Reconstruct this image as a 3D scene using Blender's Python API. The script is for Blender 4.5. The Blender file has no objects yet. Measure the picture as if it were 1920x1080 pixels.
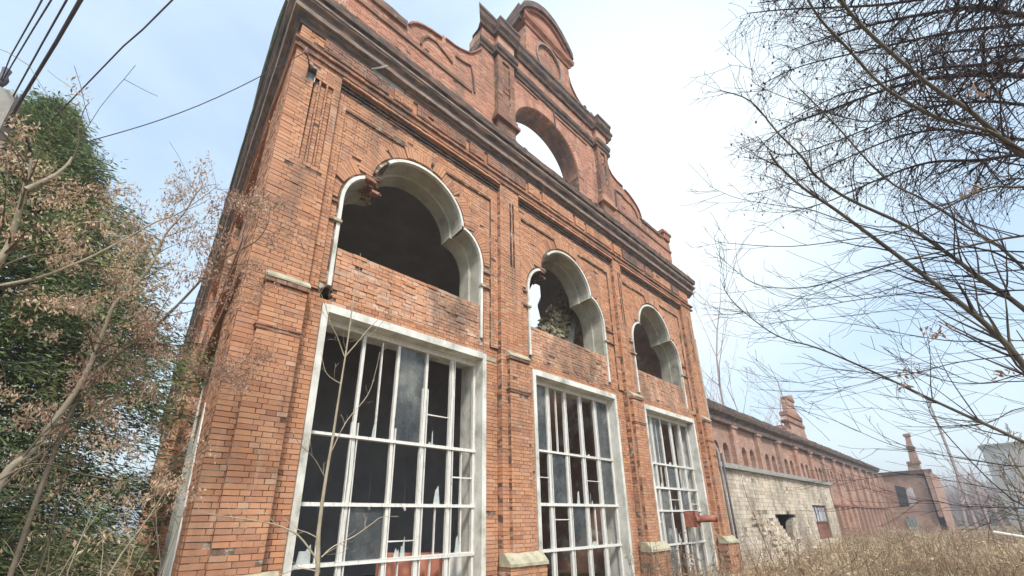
import bpy, bmesh, math, random
import numpy as np
from mathutils import Vector, Matrix
from mathutils.geometry import tessellate_polygon
R = random.Random(7)
NR = np.random.RandomState(7)
scene = bpy.context.scene

# ------------------------------------------------------------------ camera
EYE = 2.0                       # eye height over the yard
F_PX, CY = 762.1, 720.0         # focal length and optical centre in 1920 px
PITCH, ROLL, YAW = .32949, -.018468, .73188
Fw = Vector((math.sin(YAW)*math.cos(PITCH), math.cos(YAW)*math.cos(PITCH), math.sin(PITCH)))
Rt0 = Vector((math.cos(YAW), -math.sin(YAW), 0)); Up0 = Rt0.cross(Fw)
Rt = math.cos(ROLL)*Rt0 + math.sin(ROLL)*Up0
Up = -math.sin(ROLL)*Rt0 + math.cos(ROLL)*Up0
cam = bpy.data.cameras.new('camera'); camo = bpy.data.objects.new('camera', cam)
scene.collection.objects.link(camo); scene.camera = camo
camo.matrix_world = Matrix(((Rt.x, Up.x, -Fw.x, 0), (Rt.y, Up.y, -Fw.y, 0), (Rt.z, Up.z, -Fw.z, EYE), (0, 0, 0, 1)))
cam.sensor_width = 36; cam.sensor_fit = 'HORIZONTAL'; cam.lens = 36*F_PX/1920
cam.shift_y = (CY-540)/1920
cam.clip_start = .05; cam.clip_end = 3000

# ------------------------------------------------------------------ sky and sun
SUN_EL, SUN_AZ = math.radians(49), math.radians(205)     # azimuth clockwise from +Y
sundir = Vector((math.sin(SUN_AZ)*math.cos(SUN_EL), math.cos(SUN_AZ)*math.cos(SUN_EL), math.sin(SUN_EL)))
world = bpy.data.worlds.new("World"); scene.world = world; world.use_nodes = True
wt = world.node_tree; wt.nodes.clear()
def WN(t, **k):
    n = wt.nodes.new(t)
    for a, b in k.items(): setattr(n, a, b)
    return n
sky = WN('ShaderNodeTexSky', sky_type='NISHITA'); sky.sun_disc = False
sky.sun_elevation = SUN_EL; sky.sun_rotation = SUN_AZ; sky.air_density = 1.3; sky.dust_density = 2.0
wbg = WN('ShaderNodeBackground'); wbg.inputs[1].default_value = .095
wout = WN('ShaderNodeOutputWorld')
tc = WN('ShaderNodeTexCoord')
mp = WN('ShaderNodeMapping'); mp.inputs['Scale'].default_value = (1.0, 1.0, 2.2)
nz = WN('ShaderNodeTexNoise'); nz.inputs['Scale'].default_value = 1.7; nz.inputs['Detail'].default_value = 7; nz.inputs['Roughness'].default_value = .5
rmp = WN('ShaderNodeValToRGB'); rmp.color_ramp.elements[0].position = .38; rmp.color_ramp.elements[1].position = .80
rmp.color_ramp.elements[0].color = (.42, .42, .42, 1); rmp.color_ramp.elements[1].color = (.88, .88, .88, 1)
# thin bright cloud veil high in front of the facade
veil = WN('ShaderNodeVectorMath', operation='DOT_PRODUCT'); veil.inputs[1].default_value = (.68, .36, .64)
vr = WN('ShaderNodeMapRange'); vr.inputs[1].default_value = .74; vr.inputs[2].default_value = 1.0
vr.interpolation_type = 'SMOOTHSTEP'
mxf = WN('ShaderNodeMath', operation='MAXIMUM')
cloud = WN('ShaderNodeMix', data_type='RGBA')
cloud.inputs[6].default_value = (2.9, 4.35, 5.7, 1); cloud.inputs[7].default_value = (4.45, 4.95, 5.15, 1)
mix = WN('ShaderNodeMix', data_type='RGBA')
L_ = wt.links.new
L_(tc.outputs['Generated'], mp.inputs[0]); L_(mp.outputs[0], nz.inputs[0]); L_(nz.outputs[0], rmp.inputs[0])
L_(tc.outputs['Generated'], veil.inputs[0]); L_(veil.outputs['Value'], vr.inputs[0])
L_(rmp.outputs[0], mxf.inputs[0]); L_(vr.outputs[0], mxf.inputs[1])
L_(mxf.outputs[0], mix.inputs[0]); L_(mxf.outputs[0], cloud.inputs[0])
L_(sky.outputs[0], mix.inputs[6]); L_(cloud.outputs[2], mix.inputs[7]); L_(mix.outputs[2], wbg.inputs[0]); L_(wbg.outputs[0], wout.inputs[0])
sl = bpy.data.lights.new('sun', 'SUN'); sl.energy = 1.5; sl.angle = math.radians(10); sl.color = (1, .95, .88)
so = bpy.data.objects.new('sun', sl); scene.collection.objects.link(so)
so.rotation_euler = sundir.to_track_quat('Z', 'Y').to_euler()
vs = scene.view_settings
vs.view_transform = 'Standard'; vs.look = 'None'; vs.gamma = 1; vs.exposure = 1.4; vs.use_curve_mapping = False
scene.cycles.max_bounces = 5; scene.cycles.diffuse_bounces = 3; scene.cycles.transparent_max_bounces = 10
scene.cycles.use_denoising = True

# ------------------------------------------------------------------ helpers
def at(px, py, y=None, x=None, z=None, dist=None):
    """world point seen at a photo pixel on a given plane or distance"""
    d = Fw + Rt*((px-960)/F_PX) - Up*((py-CY)/F_PX)
    if y is not None: t = y/d.y
    elif x is not None: t = x/d.x
    elif z is not None: t = (z-EYE)/d.z
    else: t = dist/d.length
    return Vector((d.x*t, d.y*t, EYE + d.z*t))
def pix(p):
    q = Vector(p) - Vector((0, 0, EYE)); z = q.dot(Fw)
    return 960+F_PX*q.dot(Rt)/z, CY-F_PX*q.dot(Up)/z, z

class MB:
    """collects geometry for one mesh"""
    def __init__(s): s.v = []; s.f = []; s.r = []
    def add(s, vs_, fs, r=0.0):
        n = len(s.v); s.v.extend([tuple(a) for a in vs_]); s.f.extend([tuple(i+n for i in f) for f in fs]); s.r.extend([r]*len(fs))
    def box(s, a, b, fr=None, r=0.0, jit=0):
        x0, y0, z0 = a; x1, y1, z1 = b
        p = [(x0,y0,z0),(x1,y0,z0),(x1,y1,z0),(x0,y1,z0),(x0,y0,z1),(x1,y0,z1),(x1,y1,z1),(x0,y1,z1)]
        if jit: p = [tuple(c+R.uniform(-jit, jit) for c in q) for q in p]
        if fr: p = [fr(*q) for q in p]
        s.add(p, [(0,3,2,1),(4,5,6,7),(0,1,5,4),(1,2,6,5),(2,3,7,6),(3,0,4,7)], r)
    def tube(s, pts, rad, n=5, cap=True, r=0.0):
        k = len(pts); pts = [Vector(p) for p in pts]
        if not hasattr(rad, '__len__'): rad = [rad]*k
        vs_ = []; prev = None
        for i in range(k):
            d = (pts[min(i+1, k-1)]-pts[max(i-1, 0)])
            d = d.normalized() if d.length > 1e-9 else Vector((0, 0, 1))
            if prev is None: a = d.orthogonal().normalized()
            else:
                a = prev - d*prev.dot(d); a = a.normalized() if a.length > 1e-6 else d.orthogonal().normalized()
            prev = a; b = d.cross(a)
            for j in range(n):
                t = 2*math.pi*j/n; vs_.append(pts[i]+(a*math.cos(t)+b*math.sin(t))*rad[i])
        fs = [(i*n+j, i*n+(j+1) % n, (i+1)*n+(j+1) % n, (i+1)*n+j) for i in range(k-1) for j in range(n)]
        if cap: fs += [tuple(range(n))[::-1], tuple(range((k-1)*n, k*n))]
        s.add(vs_, fs, r)
    def build(s, name, mat, parent=None, smooth=False, kind=None, label=None, recalc=False):
        me = bpy.data.meshes.new(name); me.from_pydata(s.v, [], s.f); me.materials.append(mat)
        at_ = me.attributes.new('rnd', 'FLOAT', 'FACE'); at_.data.foreach_set('value', s.r)
        if recalc:
            bm = bmesh.new(); bm.from_mesh(me); bmesh.ops.recalc_face_normals(bm, faces=bm.faces); bm.to_mesh(me); bm.free()
        if smooth: me.polygons.foreach_set('use_smooth', [True]*len(me.polygons))
        o = bpy.data.objects.new(name, me); scene.collection.objects.link(o)
        if parent: o.parent = parent; o.matrix_parent_inverse = parent.matrix_world.inverted()
        if kind: o['kind'] = kind
        if label: o['label'] = label
        return o
def tag(o, label, cat, group=None):
    o['label'] = label; o['category'] = cat
    if group: o['group'] = group
    return o
def empty(name, loc, label, cat, group=None):
    o = bpy.data.objects.new(name, None); o.location = loc; o.empty_display_size = .3
    scene.collection.objects.link(o); o.matrix_world = Matrix.Translation(loc)
    return tag(o, label, cat, group)

# ------------------------------------------------------------------ materials
def mat(name, rough=.85):
    m = bpy.data.materials.new(name); m.use_nodes = True; nt = m.node_tree
    b = nt.nodes['Principled BSDF']; b.inputs['Roughness'].default_value = rough
    b.inputs['Specular IOR Level'].default_value = .25
    return m, nt, b
def node(nt, t, **k):
    n = nt.nodes.new(t)
    for a, b in k.items(): setattr(n, a, b)
    return n
def ramp(nt, src, stops):
    n = node(nt, 'ShaderNodeValToRGB'); cr = n.color_ramp
    while len(cr.elements) < len(stops): cr.elements.new(.5)
    for e, (p, c) in zip(cr.elements, stops): e.position = p; e.color = (*c, 1)
    nt.links.new(src, n.inputs[0]); return n.outputs[0]
def noise(nt, scale, detail=4, rough=.55, vec=None, dist=0):
    g = vec or node(nt, 'ShaderNodeNewGeometry').outputs['Position']
    n = node(nt, 'ShaderNodeTexNoise'); n.inputs['Scale'].default_value = scale
    n.inputs['Detail'].default_value = detail; n.inputs['Roughness'].default_value = rough; n.inputs['Distortion'].default_value = dist
    nt.links.new(g, n.inputs['Vector']); return n.outputs[0]
def mixc(nt, f, a, b, mode='MIX'):
    n = node(nt, 'ShaderNodeMix', data_type='RGBA', blend_type=mode)
    for i, v in ((0, f), (6, a), (7, b)):
        if isinstance(v, (int, float)): n.inputs[i].default_value = v
        elif isinstance(v, tuple): n.inputs[i].default_value = (*v, 1)
        else: nt.links.new(v, n.inputs[i])
    return n.outputs[2]
def bump(nt, b, h, strength=.3, dist=.01):
    n = node(nt, 'ShaderNodeBump'); n.inputs['Strength'].default_value = strength; n.inputs['Distance'].default_value = dist
    nt.links.new(h, n.inputs['Height']); nt.links.new(n.outputs[0], b.inputs['Normal'])
def wpos(nt, sx, sy, sz):
    g = node(nt, 'ShaderNodeNewGeometry'); m = node(nt, 'ShaderNodeMapping'); m.inputs['Scale'].default_value = (sx, sy, sz)
    nt.links.new(g.outputs['Position'], m.inputs[0]); return m.outputs[0]
S_ = 0
def brick_mat(name, stops, soot=(.075, .055, .045), soot_lo=.55, soot_hi=.75, lime=.35, wash=None, soot_max=.75):
    m, nt, b = mat(name, .92)
    at_ = node(nt, 'ShaderNodeAttribute', attribute_name='rnd'); oi = node(nt, 'ShaderNodeObjectInfo')
    ad = node(nt, 'ShaderNodeMath', operation='ADD'); nt.links.new(at_.outputs['Fac'], ad.inputs[0]); nt.links.new(oi.outputs['Random'], ad.inputs[1])
    fr = node(nt, 'ShaderNodeMath', operation='FRACT'); nt.links.new(ad.outputs[0], fr.inputs[0])
    c = ramp(nt, fr.outputs[0], stops)
    c = mixc(nt, ramp(nt, noise(nt, 28, 5, .7), [(.3, (0, 0, 0)), (.75, (1, 1, 1))]), c, mixc(nt, .45, c, (.50, .27, .17)))
    # patches of lime bloom and of soot, each with a shape of its own
    c = mixc(nt, ramp(nt, noise(nt, .55, 6, .62), [(.42, (0, 0, 0)), (.72, (lime,)*3)]), c, (.60, .36, .25))
    pale = ramp(nt, noise(nt, 9, 8, .75), [(.62, (0, 0, 0)), (.72, (lime,)*3)])
    c = mixc(nt, pale, c, (.62, .52, .42))
    st = ramp(nt, noise(nt, .9, 8, .68, wpos(nt, 1, 1, .55)), [(soot_lo, (0, 0, 0)), (soot_hi, (soot_max,)*3)])
    c = mixc(nt, st, c, soot)
    sk = ramp(nt, noise(nt, 1.6, 7, .62, wpos(nt, 2.2, 2.2, .22)), [(.52, (0, 0, 0)), (.68, (.6,)*3)]); c = mixc(nt, sk, c, tuple(q*1.5 for q in soot))
    lk = ramp(nt, noise(nt, 2.1, 7, .66, wpos(nt, 2.0, 2.0, .3)), [(.60, (0, 0, 0)), (.72, (.5,)*3)]); c = mixc(nt, lk, c, (.62, .50, .40))
    if wash: c = mixc(nt, wash[1], c, wash[0])
    nt.links.new(c, b.inputs['Base Color'])
    bump(nt, b, noise(nt, 60, 6, .7), .5, .006)
    return m
BR = [(0, (.30, .13, .08)), (.08, (.40, .18, .10)), (.3, (.48, .215, .11)), (.55, (.545, .26, .135)), (.8, (.59, .31, .17)), (.9, (.48, .24, .15)), (.96, (.38, .19, .125)), (1, (.62, .40, .28))]
M_brick = brick_mat('red brick', BR, soot=(.14, .095, .07), soot_lo=.50, soot_hi=.74, lime=.38, soot_max=.6)
M_infill = brick_mat('infill brick', [(0, (.44, .22, .14)), (.25, (.60, .32, .20)), (.5, (.66, .38, .25)), (.7, (.64, .33, .17)), (.85, (.56, .36, .26)), (1, (.70, .52, .40))], soot=(.12, .09, .07), soot_lo=.46, soot_hi=.62, lime=.4, soot_max=.7)
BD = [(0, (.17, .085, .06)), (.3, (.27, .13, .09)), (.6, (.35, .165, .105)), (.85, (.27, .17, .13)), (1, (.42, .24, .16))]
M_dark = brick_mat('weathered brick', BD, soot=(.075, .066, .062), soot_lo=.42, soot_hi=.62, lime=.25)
M_attic = brick_mat('attic brick', [(0, (.32, .14, .10)), (.4, (.50, .225, .15)), (.7, (.56, .27, .185)), (1, (.50, .31, .23))], soot=(.14, .095, .08), soot_lo=.48, soot_hi=.74, lime=.35)
def plain(name, stops, scale=3, rough=.9, bs=40, bstr=.3, vec=(1, 1, 1), metal=0, detail=6):
    m, nt, b = mat(name, rough)
    c = ramp(nt, noise(nt, scale, detail, .65, wpos(nt, *vec)), stops)
    nt.links.new(c, b.inputs['Base Color']); b.inputs['Metallic'].default_value = metal
    if bs: bump(nt, b, noise(nt, bs, 5, .7), bstr, .006)
    return m
M_mortar = plain('mortar', [(.40, (.11, .07, .05)), (.54, (.20, .14, .10)), (.64, (.58, .50, .41))], 5, .95, 70, .5)
M_core = plain('wall core', [(.3, (.20, .11, .08)), (.7, (.33, .18, .12))], 3)
M_cornice = plain('sooted and shade-dark cornice brick', [(.30, (.05, .046, .045)), (.45, (.10, .082, .076)), (.58, (.20, .13, .10)), (.72, (.33, .19, .13))], 3.2, .95, 22, .6, (1, 1, 3), detail=9)  # soot colour; its darkness also stands in for recess shade on the corbels
M_corniceR = plain('red cornice brick', [(.30, (.12, .07, .055)), (.48, (.33, .15, .10)), (.72, (.48, .22, .14))], 4, .95, 22, .6, (1, 1, 3), detail=9)
M_stone = plain('pale cornice band', [(.3, (.13, .10, .09)), (.5, (.28, .22, .19)), (.7, (.44, .35, .28))], 4, .9, 25, .5, (1, 1, 4), detail=9)
M_ledge = plain('lichened stone', [(.3, (.28, .25, .17)), (.6, (.50, .46, .33)), (.8, (.60, .56, .42))], 6, .9, 30, .5)
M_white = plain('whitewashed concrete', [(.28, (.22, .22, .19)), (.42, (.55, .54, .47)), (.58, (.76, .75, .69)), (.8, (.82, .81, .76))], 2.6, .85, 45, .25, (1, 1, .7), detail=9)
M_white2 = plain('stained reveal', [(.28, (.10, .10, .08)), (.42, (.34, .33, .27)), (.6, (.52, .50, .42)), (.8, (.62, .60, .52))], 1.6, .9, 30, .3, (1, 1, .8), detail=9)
M_timber = plain('peeling white timber', [(.28, (.30, .26, .20)), (.42, (.68, .66, .60)), (.7, (.80, .80, .76))], 14, .7, 60, .4, (3, 3, .5), detail=8)
M_inner = plain('dim plaster', [(.3, (.30, .31, .33)), (.7, (.42, .43, .45))], 1.2)
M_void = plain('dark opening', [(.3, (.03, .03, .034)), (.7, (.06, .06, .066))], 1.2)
M_innerb = plain('inner brick', [(.3, (.30, .18, .14)), (.52, (.50, .30, .22)), (.62, (.70, .66, .60)), (.8, (.74, .70, .64))], 1.1, detail=9)
M_roof = plain('weathered roof sheet', [(.3, (.12, .14, .11)), (.6, (.22, .24, .20)), (.8, (.30, .30, .26))], 5, .8, 30, .3)
M_concrete = plain('grey concrete', [(.3, (.24, .23, .21)), (.6, (.36, .35, .32)), (.8, (.46, .44, .40))], 5)
M_rust = plain('rusty red paint', [(.32, (.14, .06, .04)), (.48, (.34, .12, .08)), (.62, (.44, .18, .12)), (.8, (.48, .26, .19))], 6, .7)
M_cloth = plain('faded red sheet', [(.3, (.34, .12, .08)), (.6, (.50, .22, .15)), (.8, (.56, .32, .24))], 2, .9)
M_pale = plain('pale torn sheet', [(.3, (.50, .50, .48)), (.6, (.68, .68, .66))], 3, .8)
M_wire = plain('dark cable', [(.3, (.07, .065, .085)), (.7, (.12, .11, .14))], 4, .6, 0)
M_ceramic = plain('brown insulator', [(.3, (.18, .10, .09)), (.7, (.28, .17, .15))], 8, .3, 0)
M_yellow = brick_mat('silicate brick', [(0, (.46, .41, .31)), (.3, (.60, .55, .43)), (.6, (.68, .63, .51)), (1, (.72, .69, .60))], soot=(.17, .145, .11), soot_lo=.46, soot_hi=.66, lime=.12, soot_max=.7)
M_ymortar = plain('grey mortar', [(.3, (.17, .15, .12)), (.7, (.32, .28, .22))], 5)
def far_brick():
    m, nt, b = mat('far brick', .95)
    g = node(nt, 'ShaderNodeNewGeometry'); sx = node(nt, 'ShaderNodeSeparateXYZ'); nt.links.new(g.outputs['Position'], sx.inputs[0])
    ad = node(nt, 'ShaderNodeMath', operation='ADD'); nt.links.new(sx.outputs[0], ad.inputs[0]); nt.links.new(sx.outputs[1], ad.inputs[1])
    cb = node(nt, 'ShaderNodeCombineXYZ'); nt.links.new(ad.outputs[0], cb.inputs[0]); nt.links.new(sx.outputs[2], cb.inputs[1])
    bt = node(nt, 'ShaderNodeTexBrick'); nt.links.new(cb.outputs[0], bt.inputs['Vector']); bt.inputs['Scale'].default_value = 1
    bt.inputs['Brick Width'].default_value = .27; bt.inputs['Row Height'].default_value = .0785; bt.inputs['Mortar Size'].default_value = .008
    bt.inputs['Color1'].default_value = (.36, .18, .125, 1); bt.inputs['Color2'].default_value = (.52, .31, .22, 1); bt.inputs['Mortar'].default_value = (.22, .15, .12, 1)
    c = mixc(nt, ramp(nt, noise(nt, .35, 8, .65, wpos(nt, 1, 1, .6)), [(.42, (0, 0, 0)), (.65, (.8, .8, .8))]), bt.outputs[0], (.24, .17, .14))
    c = mixc(nt, ramp(nt, noise(nt, 1.3, 9, .7), [(.5, (0, 0, 0)), (.66, (.6, .6, .6))]), c, (.56, .42, .34))
    nt.links.new(c, b.inputs['Base Color']); bump(nt, b, noise(nt, 9, 8, .7), .6, .03); return m
M_pink = far_brick()
M_board = plain('rusty brown board', [(.3, (.16, .07, .05)), (.7, (.27, .12, .09))], 3)
M_curtain = plain('grey curtain', [(.3, (.40, .42, .45)), (.7, (.62, .63, .66))], 6, .8, 0, vec=(4, 4, .3))
M_green = plain('green bar paint', [(.3, (.18, .24, .20)), (.7, (.30, .36, .30))], 6)
M_bark = plain('grey brown bark', [(.3, (.10, .08, .055)), (.6, (.20, .165, .12)), (.8, (.30, .26, .20))], 12, .95, 60, .6, (1, 1, .4))
M_bark2 = plain('pale sapling bark', [(.3, (.26, .22, .15)), (.6, (.42, .36, .26)), (.8, (.50, .44, .33))], 12, .9, 60, .4, (1, 1, .4))
M_bark3 = plain('dark twig bark', [(.3, (.045, .034, .038)), (.7, (.10, .075, .07))], 9, .9, 0)
M_bark4 = plain('olive branch bark', [(.3, (.075, .065, .05)), (.6, (.15, .13, .10)), (.8, (.20, .18, .14))], 9, .9, 40, .5)
M_barkfar = plain('far bare twigs', [(.3, (.30, .22, .21)), (.7, (.44, .35, .33))], 9, .9, 0)
def leafmat(name, stops, trans=.3):
    m, nt, b = mat(name, .7)
    at_ = node(nt, 'ShaderNodeAttribute', attribute_name='rnd'); c = ramp(nt, at_.outputs['Fac'], stops)
    nt.links.new(c, b.inputs['Base Color'])
    tr = node(nt, 'ShaderNodeBsdfTranslucent'); nt.links.new(c, tr.inputs[0]); ms = node(nt, 'ShaderNodeMixShader'); ms.inputs[0].default_value = trans
    nt.links.new(b.outputs[0], ms.inputs[1]); nt.links.new(tr.outputs[0], ms.inputs[2]); nt.links.new(ms.outputs[0], nt.nodes['Material Output'].inputs[0])
    return m
M_needle = leafmat('evergreen spray', [(0, (.05, .085, .045)), (.35, (.12, .175, .075)), (.7, (.22, .28, .11)), (.9, (.36, .38, .17)), (1, (.46, .34, .21))])
M_seed = leafmat('dry maple keys', [(0, (.38, .23, .15)), (.4, (.54, .37, .24)), (.7, (.66, .50, .34)), (1, (.76, .63, .46))])
M_seed2 = leafmat('reddish dry keys', [(0, (.32, .18, .13)), (.5, (.46, .30, .22)), (1, (.58, .42, .32))])
M_cone = leafmat('dark cones', [(0, (.03, .02, .025)), (1, (.08, .05, .05))], .05)
M_grass = leafmat('dry grass', [(0, (.24, .15, .09)), (.3, (.44, .31, .19)), (.6, (.60, .46, .31)), (.9, (.74, .62, .45)), (1, (.58, .56, .24))], .25)
M_brush = leafmat('dead brush', [(0, (.16, .10, .06)), (.5, (.32, .23, .15)), (1, (.52, .41, .28))], .15)
M_ground = plain('yard soil and litter', [(.3, (.11, .075, .04)), (.5, (.20, .145, .08)), (.62, (.26, .20, .11)), (.74, (.22, .23, .09))], .35, .95, 6, .8, detail=10)
m_, nt_, b_ = mat('window glass', .08)
b_.inputs['Base Color'].default_value = (.10, .12, .13, 1); b_.inputs['Specular IOR Level'].default_value = .6
tr_ = node(nt_, 'ShaderNodeBsdfTransparent'); ms_ = node(nt_, 'ShaderNodeMixShader'); ms_.inputs[0].default_value = .55
nt_.links.new(b_.outputs[0], ms_.inputs[1]); nt_.links.new(tr_.outputs[0], ms_.inputs[2]); nt_.links.new(ms_.outputs[0], nt_.nodes['Material Output'].inputs[0])
gn_ = ramp(nt_, noise(nt_, 2.6, 8, .7), [(.42, (.62, .62, .62)), (.62, (.18, .18, .18))]); nt_.links.new(gn_, ms_.inputs[0])
gc_ = ramp(nt_, noise(nt_, 1.7, 8, .7, wpos(nt_, 1, 1, .5)), [(.35, (.05, .06, .065)), (.55, (.14, .15, .15)), (.7, (.30, .31, .28))]); nt_.links.new(gc_, b_.inputs['Base Color'])
gr_ = ramp(nt_, noise(nt_, 3.3, 6, .7), [(.4, (.04, .04, .04)), (.65, (.5, .5, .5))]); nt_.links.new(gr_, b_.inputs['Roughness'])
M_glass = m_
M_shard = plain('dusty glass', [(.3, (.36, .40, .38)), (.7, (.55, .60, .57))], 8, .3, 0)

# ------------------------------------------------------------------ wall geometry tools
K = 6.0
Y0 = 6.05                # plane of the recessed bays of the front
def FR(u, v, z): return (u, Y0-v, z+EYE)                 # front frame: u along, v outwards, z from eye level
XS = .62
def FS(u, v, z): return (XS-v, Y0+u, z+EYE)              # left side wall frame
def FA(u, v, z): return (u, 6.30-v, z+EYE)               # attic frame, set back behind the cornice
def rect(u0, u1, z0, z1): return [(u0, z0), (u1, z0), (u1, z1), (u0, z1)]
def prism(mb, loops, v0, v1, fr, r=0.0):
    """solid plate with holes: loops[0] outer, rest holes; v1 is the outer face"""
    flat = [p for l in loops for p in l]
    tris = tessellate_polygon([[Vector((a, b, 0)) for a, b in l] for l in loops])
    n = len(flat)
    vs_ = [fr(a, v0, b) for a, b in flat]+[fr(a, v1, b) for a, b in flat]
    fs = [tuple(t) for t in tris]+[tuple(i+n for i in t) for t in tris]
    k = 0
    for l in loops:
        m = len(l)
        for i in range(m):
            j = (i+1) % m; fs.append((k+i, k+j, n+k+j, n+k+i))
        k += m
    mb.add(vs_, fs, r)
def spans(loops, z):
    xs = []
    for l in loops:
        for i in range(len(l)):
            (a, za), (b, zb) = l[i], l[(i+1) % len(l)]
            if (za <= z < zb) or (zb <= z < za): xs.append(a+(z-za)/(zb-za)*(b-a))
    xs.sort(); return [(xs[i], xs[i+1]) for i in range(0, len(xs)-1, 2)]
CO = .0712
BRICKS = []        # (pixel size, frame, box, rnd, stuff list) candidates for single bricks
def lay(loops, v, fr, out, thick=.1, proud=.008, drop=.0015, rough=.004, zr=None, track=True, course=CO, lb=.236, headers=True, jitter=.002, voids=()):
    zs = [p[1] for p in loops[0]]; z0, z1 = min(zs), max(zs)
    n0, n1 = int(math.floor(z0/course)), int(math.ceil(z1/course))
    for n in range(n0, n1+1):
        za, zb = max(n*course, z0), min((n+1)*course, z1)
        if zb-za < .018: continue
        L = lb if (n % 2 == 0 or not headers) else lb/2
        off = (0 if n % 2 == 0 else lb/4) if headers else (n % 2)*lb/2
        for (a, b) in spans(loops, (za+zb)/2):
            if b-a < .03: continue
            k = math.floor((a-off)/L); x = k*L+off
            while x < b-1e-4:
                xa, xb = max(x, a), min(x+L, b); x += L
                if xb-xa < .055 and xb < b-.001: xb = min(x+L, b); x += L
                if b-xb < .055: xb = b; x = b+1
                if xb-xa < .02: continue
                if any(u0 < (xa+xb)/2 < u1 and w0 < (za+zb)/2 < w1 for u0, u1, w0, w1 in voids): continue
                q = R.random()
                if q < drop: continue
                p = proud+R.uniform(-rough, rough)
                if q < .012: p -= R.uniform(.008, .035)
                elif q < .03: p += R.uniform(.002, .008)
                g = .0038; g2 = R.uniform(0, .0035)
                bx = ((xa+g+g2, v-thick, za+g+g2*.5), (xb-g, v+p, zb-g))
                if xb < b: pass
                r = R.random()
                px, py, dz = pix(fr((xa+xb)/2, v, (za+zb)/2))
                if track and dz > .5 and -10 < px < 1930 and -10 < py < 1090:
                    # apparent size of the brick face
                    p0 = pix(fr(xa, v, za)); p1 = pix(fr(xb, v, zb))
                    BRICKS.append((min(abs(p1[1]-p0[1]), 60)*abs(p1[0]-p0[0]), fr, bx, r, out))
                else: out.box(*bx, fr=fr, r=r, jit=jitter)
def flush_bricks(parent_of):
    """largest bricks on screen become parts of their own, the rest goes to stuff"""
    BRICKS.sort(key=lambda t: -t[0]); cache = {}; n_par = {}
    for (s, fr, bx, r, out) in BRICKS:
        par = parent_of.get(id(out))
        if par is not None and n_par.get(id(par[0]), 0) < par[2]:
            n_par[id(par[0])] = n_par.get(id(par[0]), 0)+1
            a, b = bx; dim = tuple(round(b[i]-a[i], 2) for i in range(3))
            key = (dim, fr, id(par[0]))
            if key not in cache:
                m = MB(); h = [(b[i]-a[i])/2 for i in range(3)]
                o0 = Vector(fr(0, 0, 0)); f2 = lambda u, v, z: tuple(Vector(fr(u, v, z))-o0)
                m.box((-h[0], -h[1], -h[2]), (h[0], h[1], h[2]), fr=f2, jit=.0025)
                me = bpy.data.meshes.new('brick'); me.from_pydata(m.v, [], m.f); me.materials.append(par[1])
                cache[key] = me
            o = bpy.data.objects.new('brick', cache[key]); scene.collection.objects.link(o)
            c = [(a[i]+b[i])/2 for i in range(3)]
            o.location = Vector(fr(*c)) - par[0].location; o.parent = par[0]
        else: out.box(*bx, fr=fr, r=r, jit=.002)
    BRICKS.clear()
def mould(mb, prof, u0, u1, fr, m0=0, m1=0, seg=0, rough=0):
    """profile [(v,z)] run along u; m0/m1 mitre the ends; optional wavering"""
    n = len(prof); us = [u0+(u1-u0)*i/max(seg, 1) for i in range(max(seg, 1)+1)]
    vs_ = []
    for i, u in enumerate(us):
        for (v, z) in prof:
            uu = u-(v*m0 if i == 0 else 0)+(v*m1 if i == len(us)-1 else 0)
            j = R.uniform(-rough, rough) if rough else 0; j2 = R.uniform(-rough, rough) if rough else 0
            vs_.append(fr(uu, v+(j if v > .001 else 0), z+j2))
    fs = []
    for i in range(len(us)-1):
        for k in range(n): fs.append((i*n+k, i*n+(k+1) % n, (i+1)*n+(k+1) % n, (i+1)*n+k))
    fs += [tuple(range(n)), tuple(range((len(us)-1)*n, len(us)*n))]
    mb.add(vs_, fs, 0)
def brick_run(mb, u0, u1, z0, z1, v0, v1, fr, L=.135, m0=0, m1=0, drop=0.0):
    """one course of single moulded bricks"""
    u = u0-m0*v1
    while u < u1+m1*v1-.02:
        e = min(u+L, u1+m1*v1)
        if R.random() >= drop: mb.box((u+.003, v0, z0+.002), (e-.003, v1+R.uniform(-.006, .006), z1-.002), fr=fr, r=R.random(), jit=.002)
        u = e

def trefoil(c, z0, s=1.0, n=9, inset=0.0):
    """opening outline, c centre, z0 bottom; from bottom left up and round"""
    hw = .2465*K*s-inset; cl = .150*K; pts = [(c-hw, z0)]
    ex, ez, rx, rz = .160*K*s, .885*K, .0865*K*s-inset, .120*K-inset      # lobe centre offset
    rc = .158*K*s-inset; zc = 1.005*K
    lob = [(ex+rx*math.cos(t), ez+rz*math.sin(t)) for t in [math.radians(a) for a in np.linspace(0, 90, n)]]
    cent = [(rc*math.sin(t), zc+rc*math.cos(t)) for t in [math.radians(a) for a in np.linspace(88, 0, n+4)]]
    right = [(hw, z0), (hw, ez)]+[p for p in lob[1:] if p[0] > rc*.99]+[(rc*.995, min(zc-.03, ez+rz-.0))]+cent
    left = [(c-a, b) for a, b in right]
    full = [(c-a, b) for a, b in right]+[(c+a, b) for a, b in right[::-1][1:]]
    return full
def offset_out(pts, d):
    """outline pushed outwards (open polyline whose inside lies to the right going clockwise)"""
    out = []
    for i, p in enumerate(pts):
        a = pts[max(i-1, 0)]; b = pts[min(i+1, len(pts)-1)]
        dx, dz = b[0]-a[0], b[1]-a[1]; l = math.hypot(dx, dz) or 1
        out.append((p[0]-dz/l*d, p[1]+dx/l*d))
    return out
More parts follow.
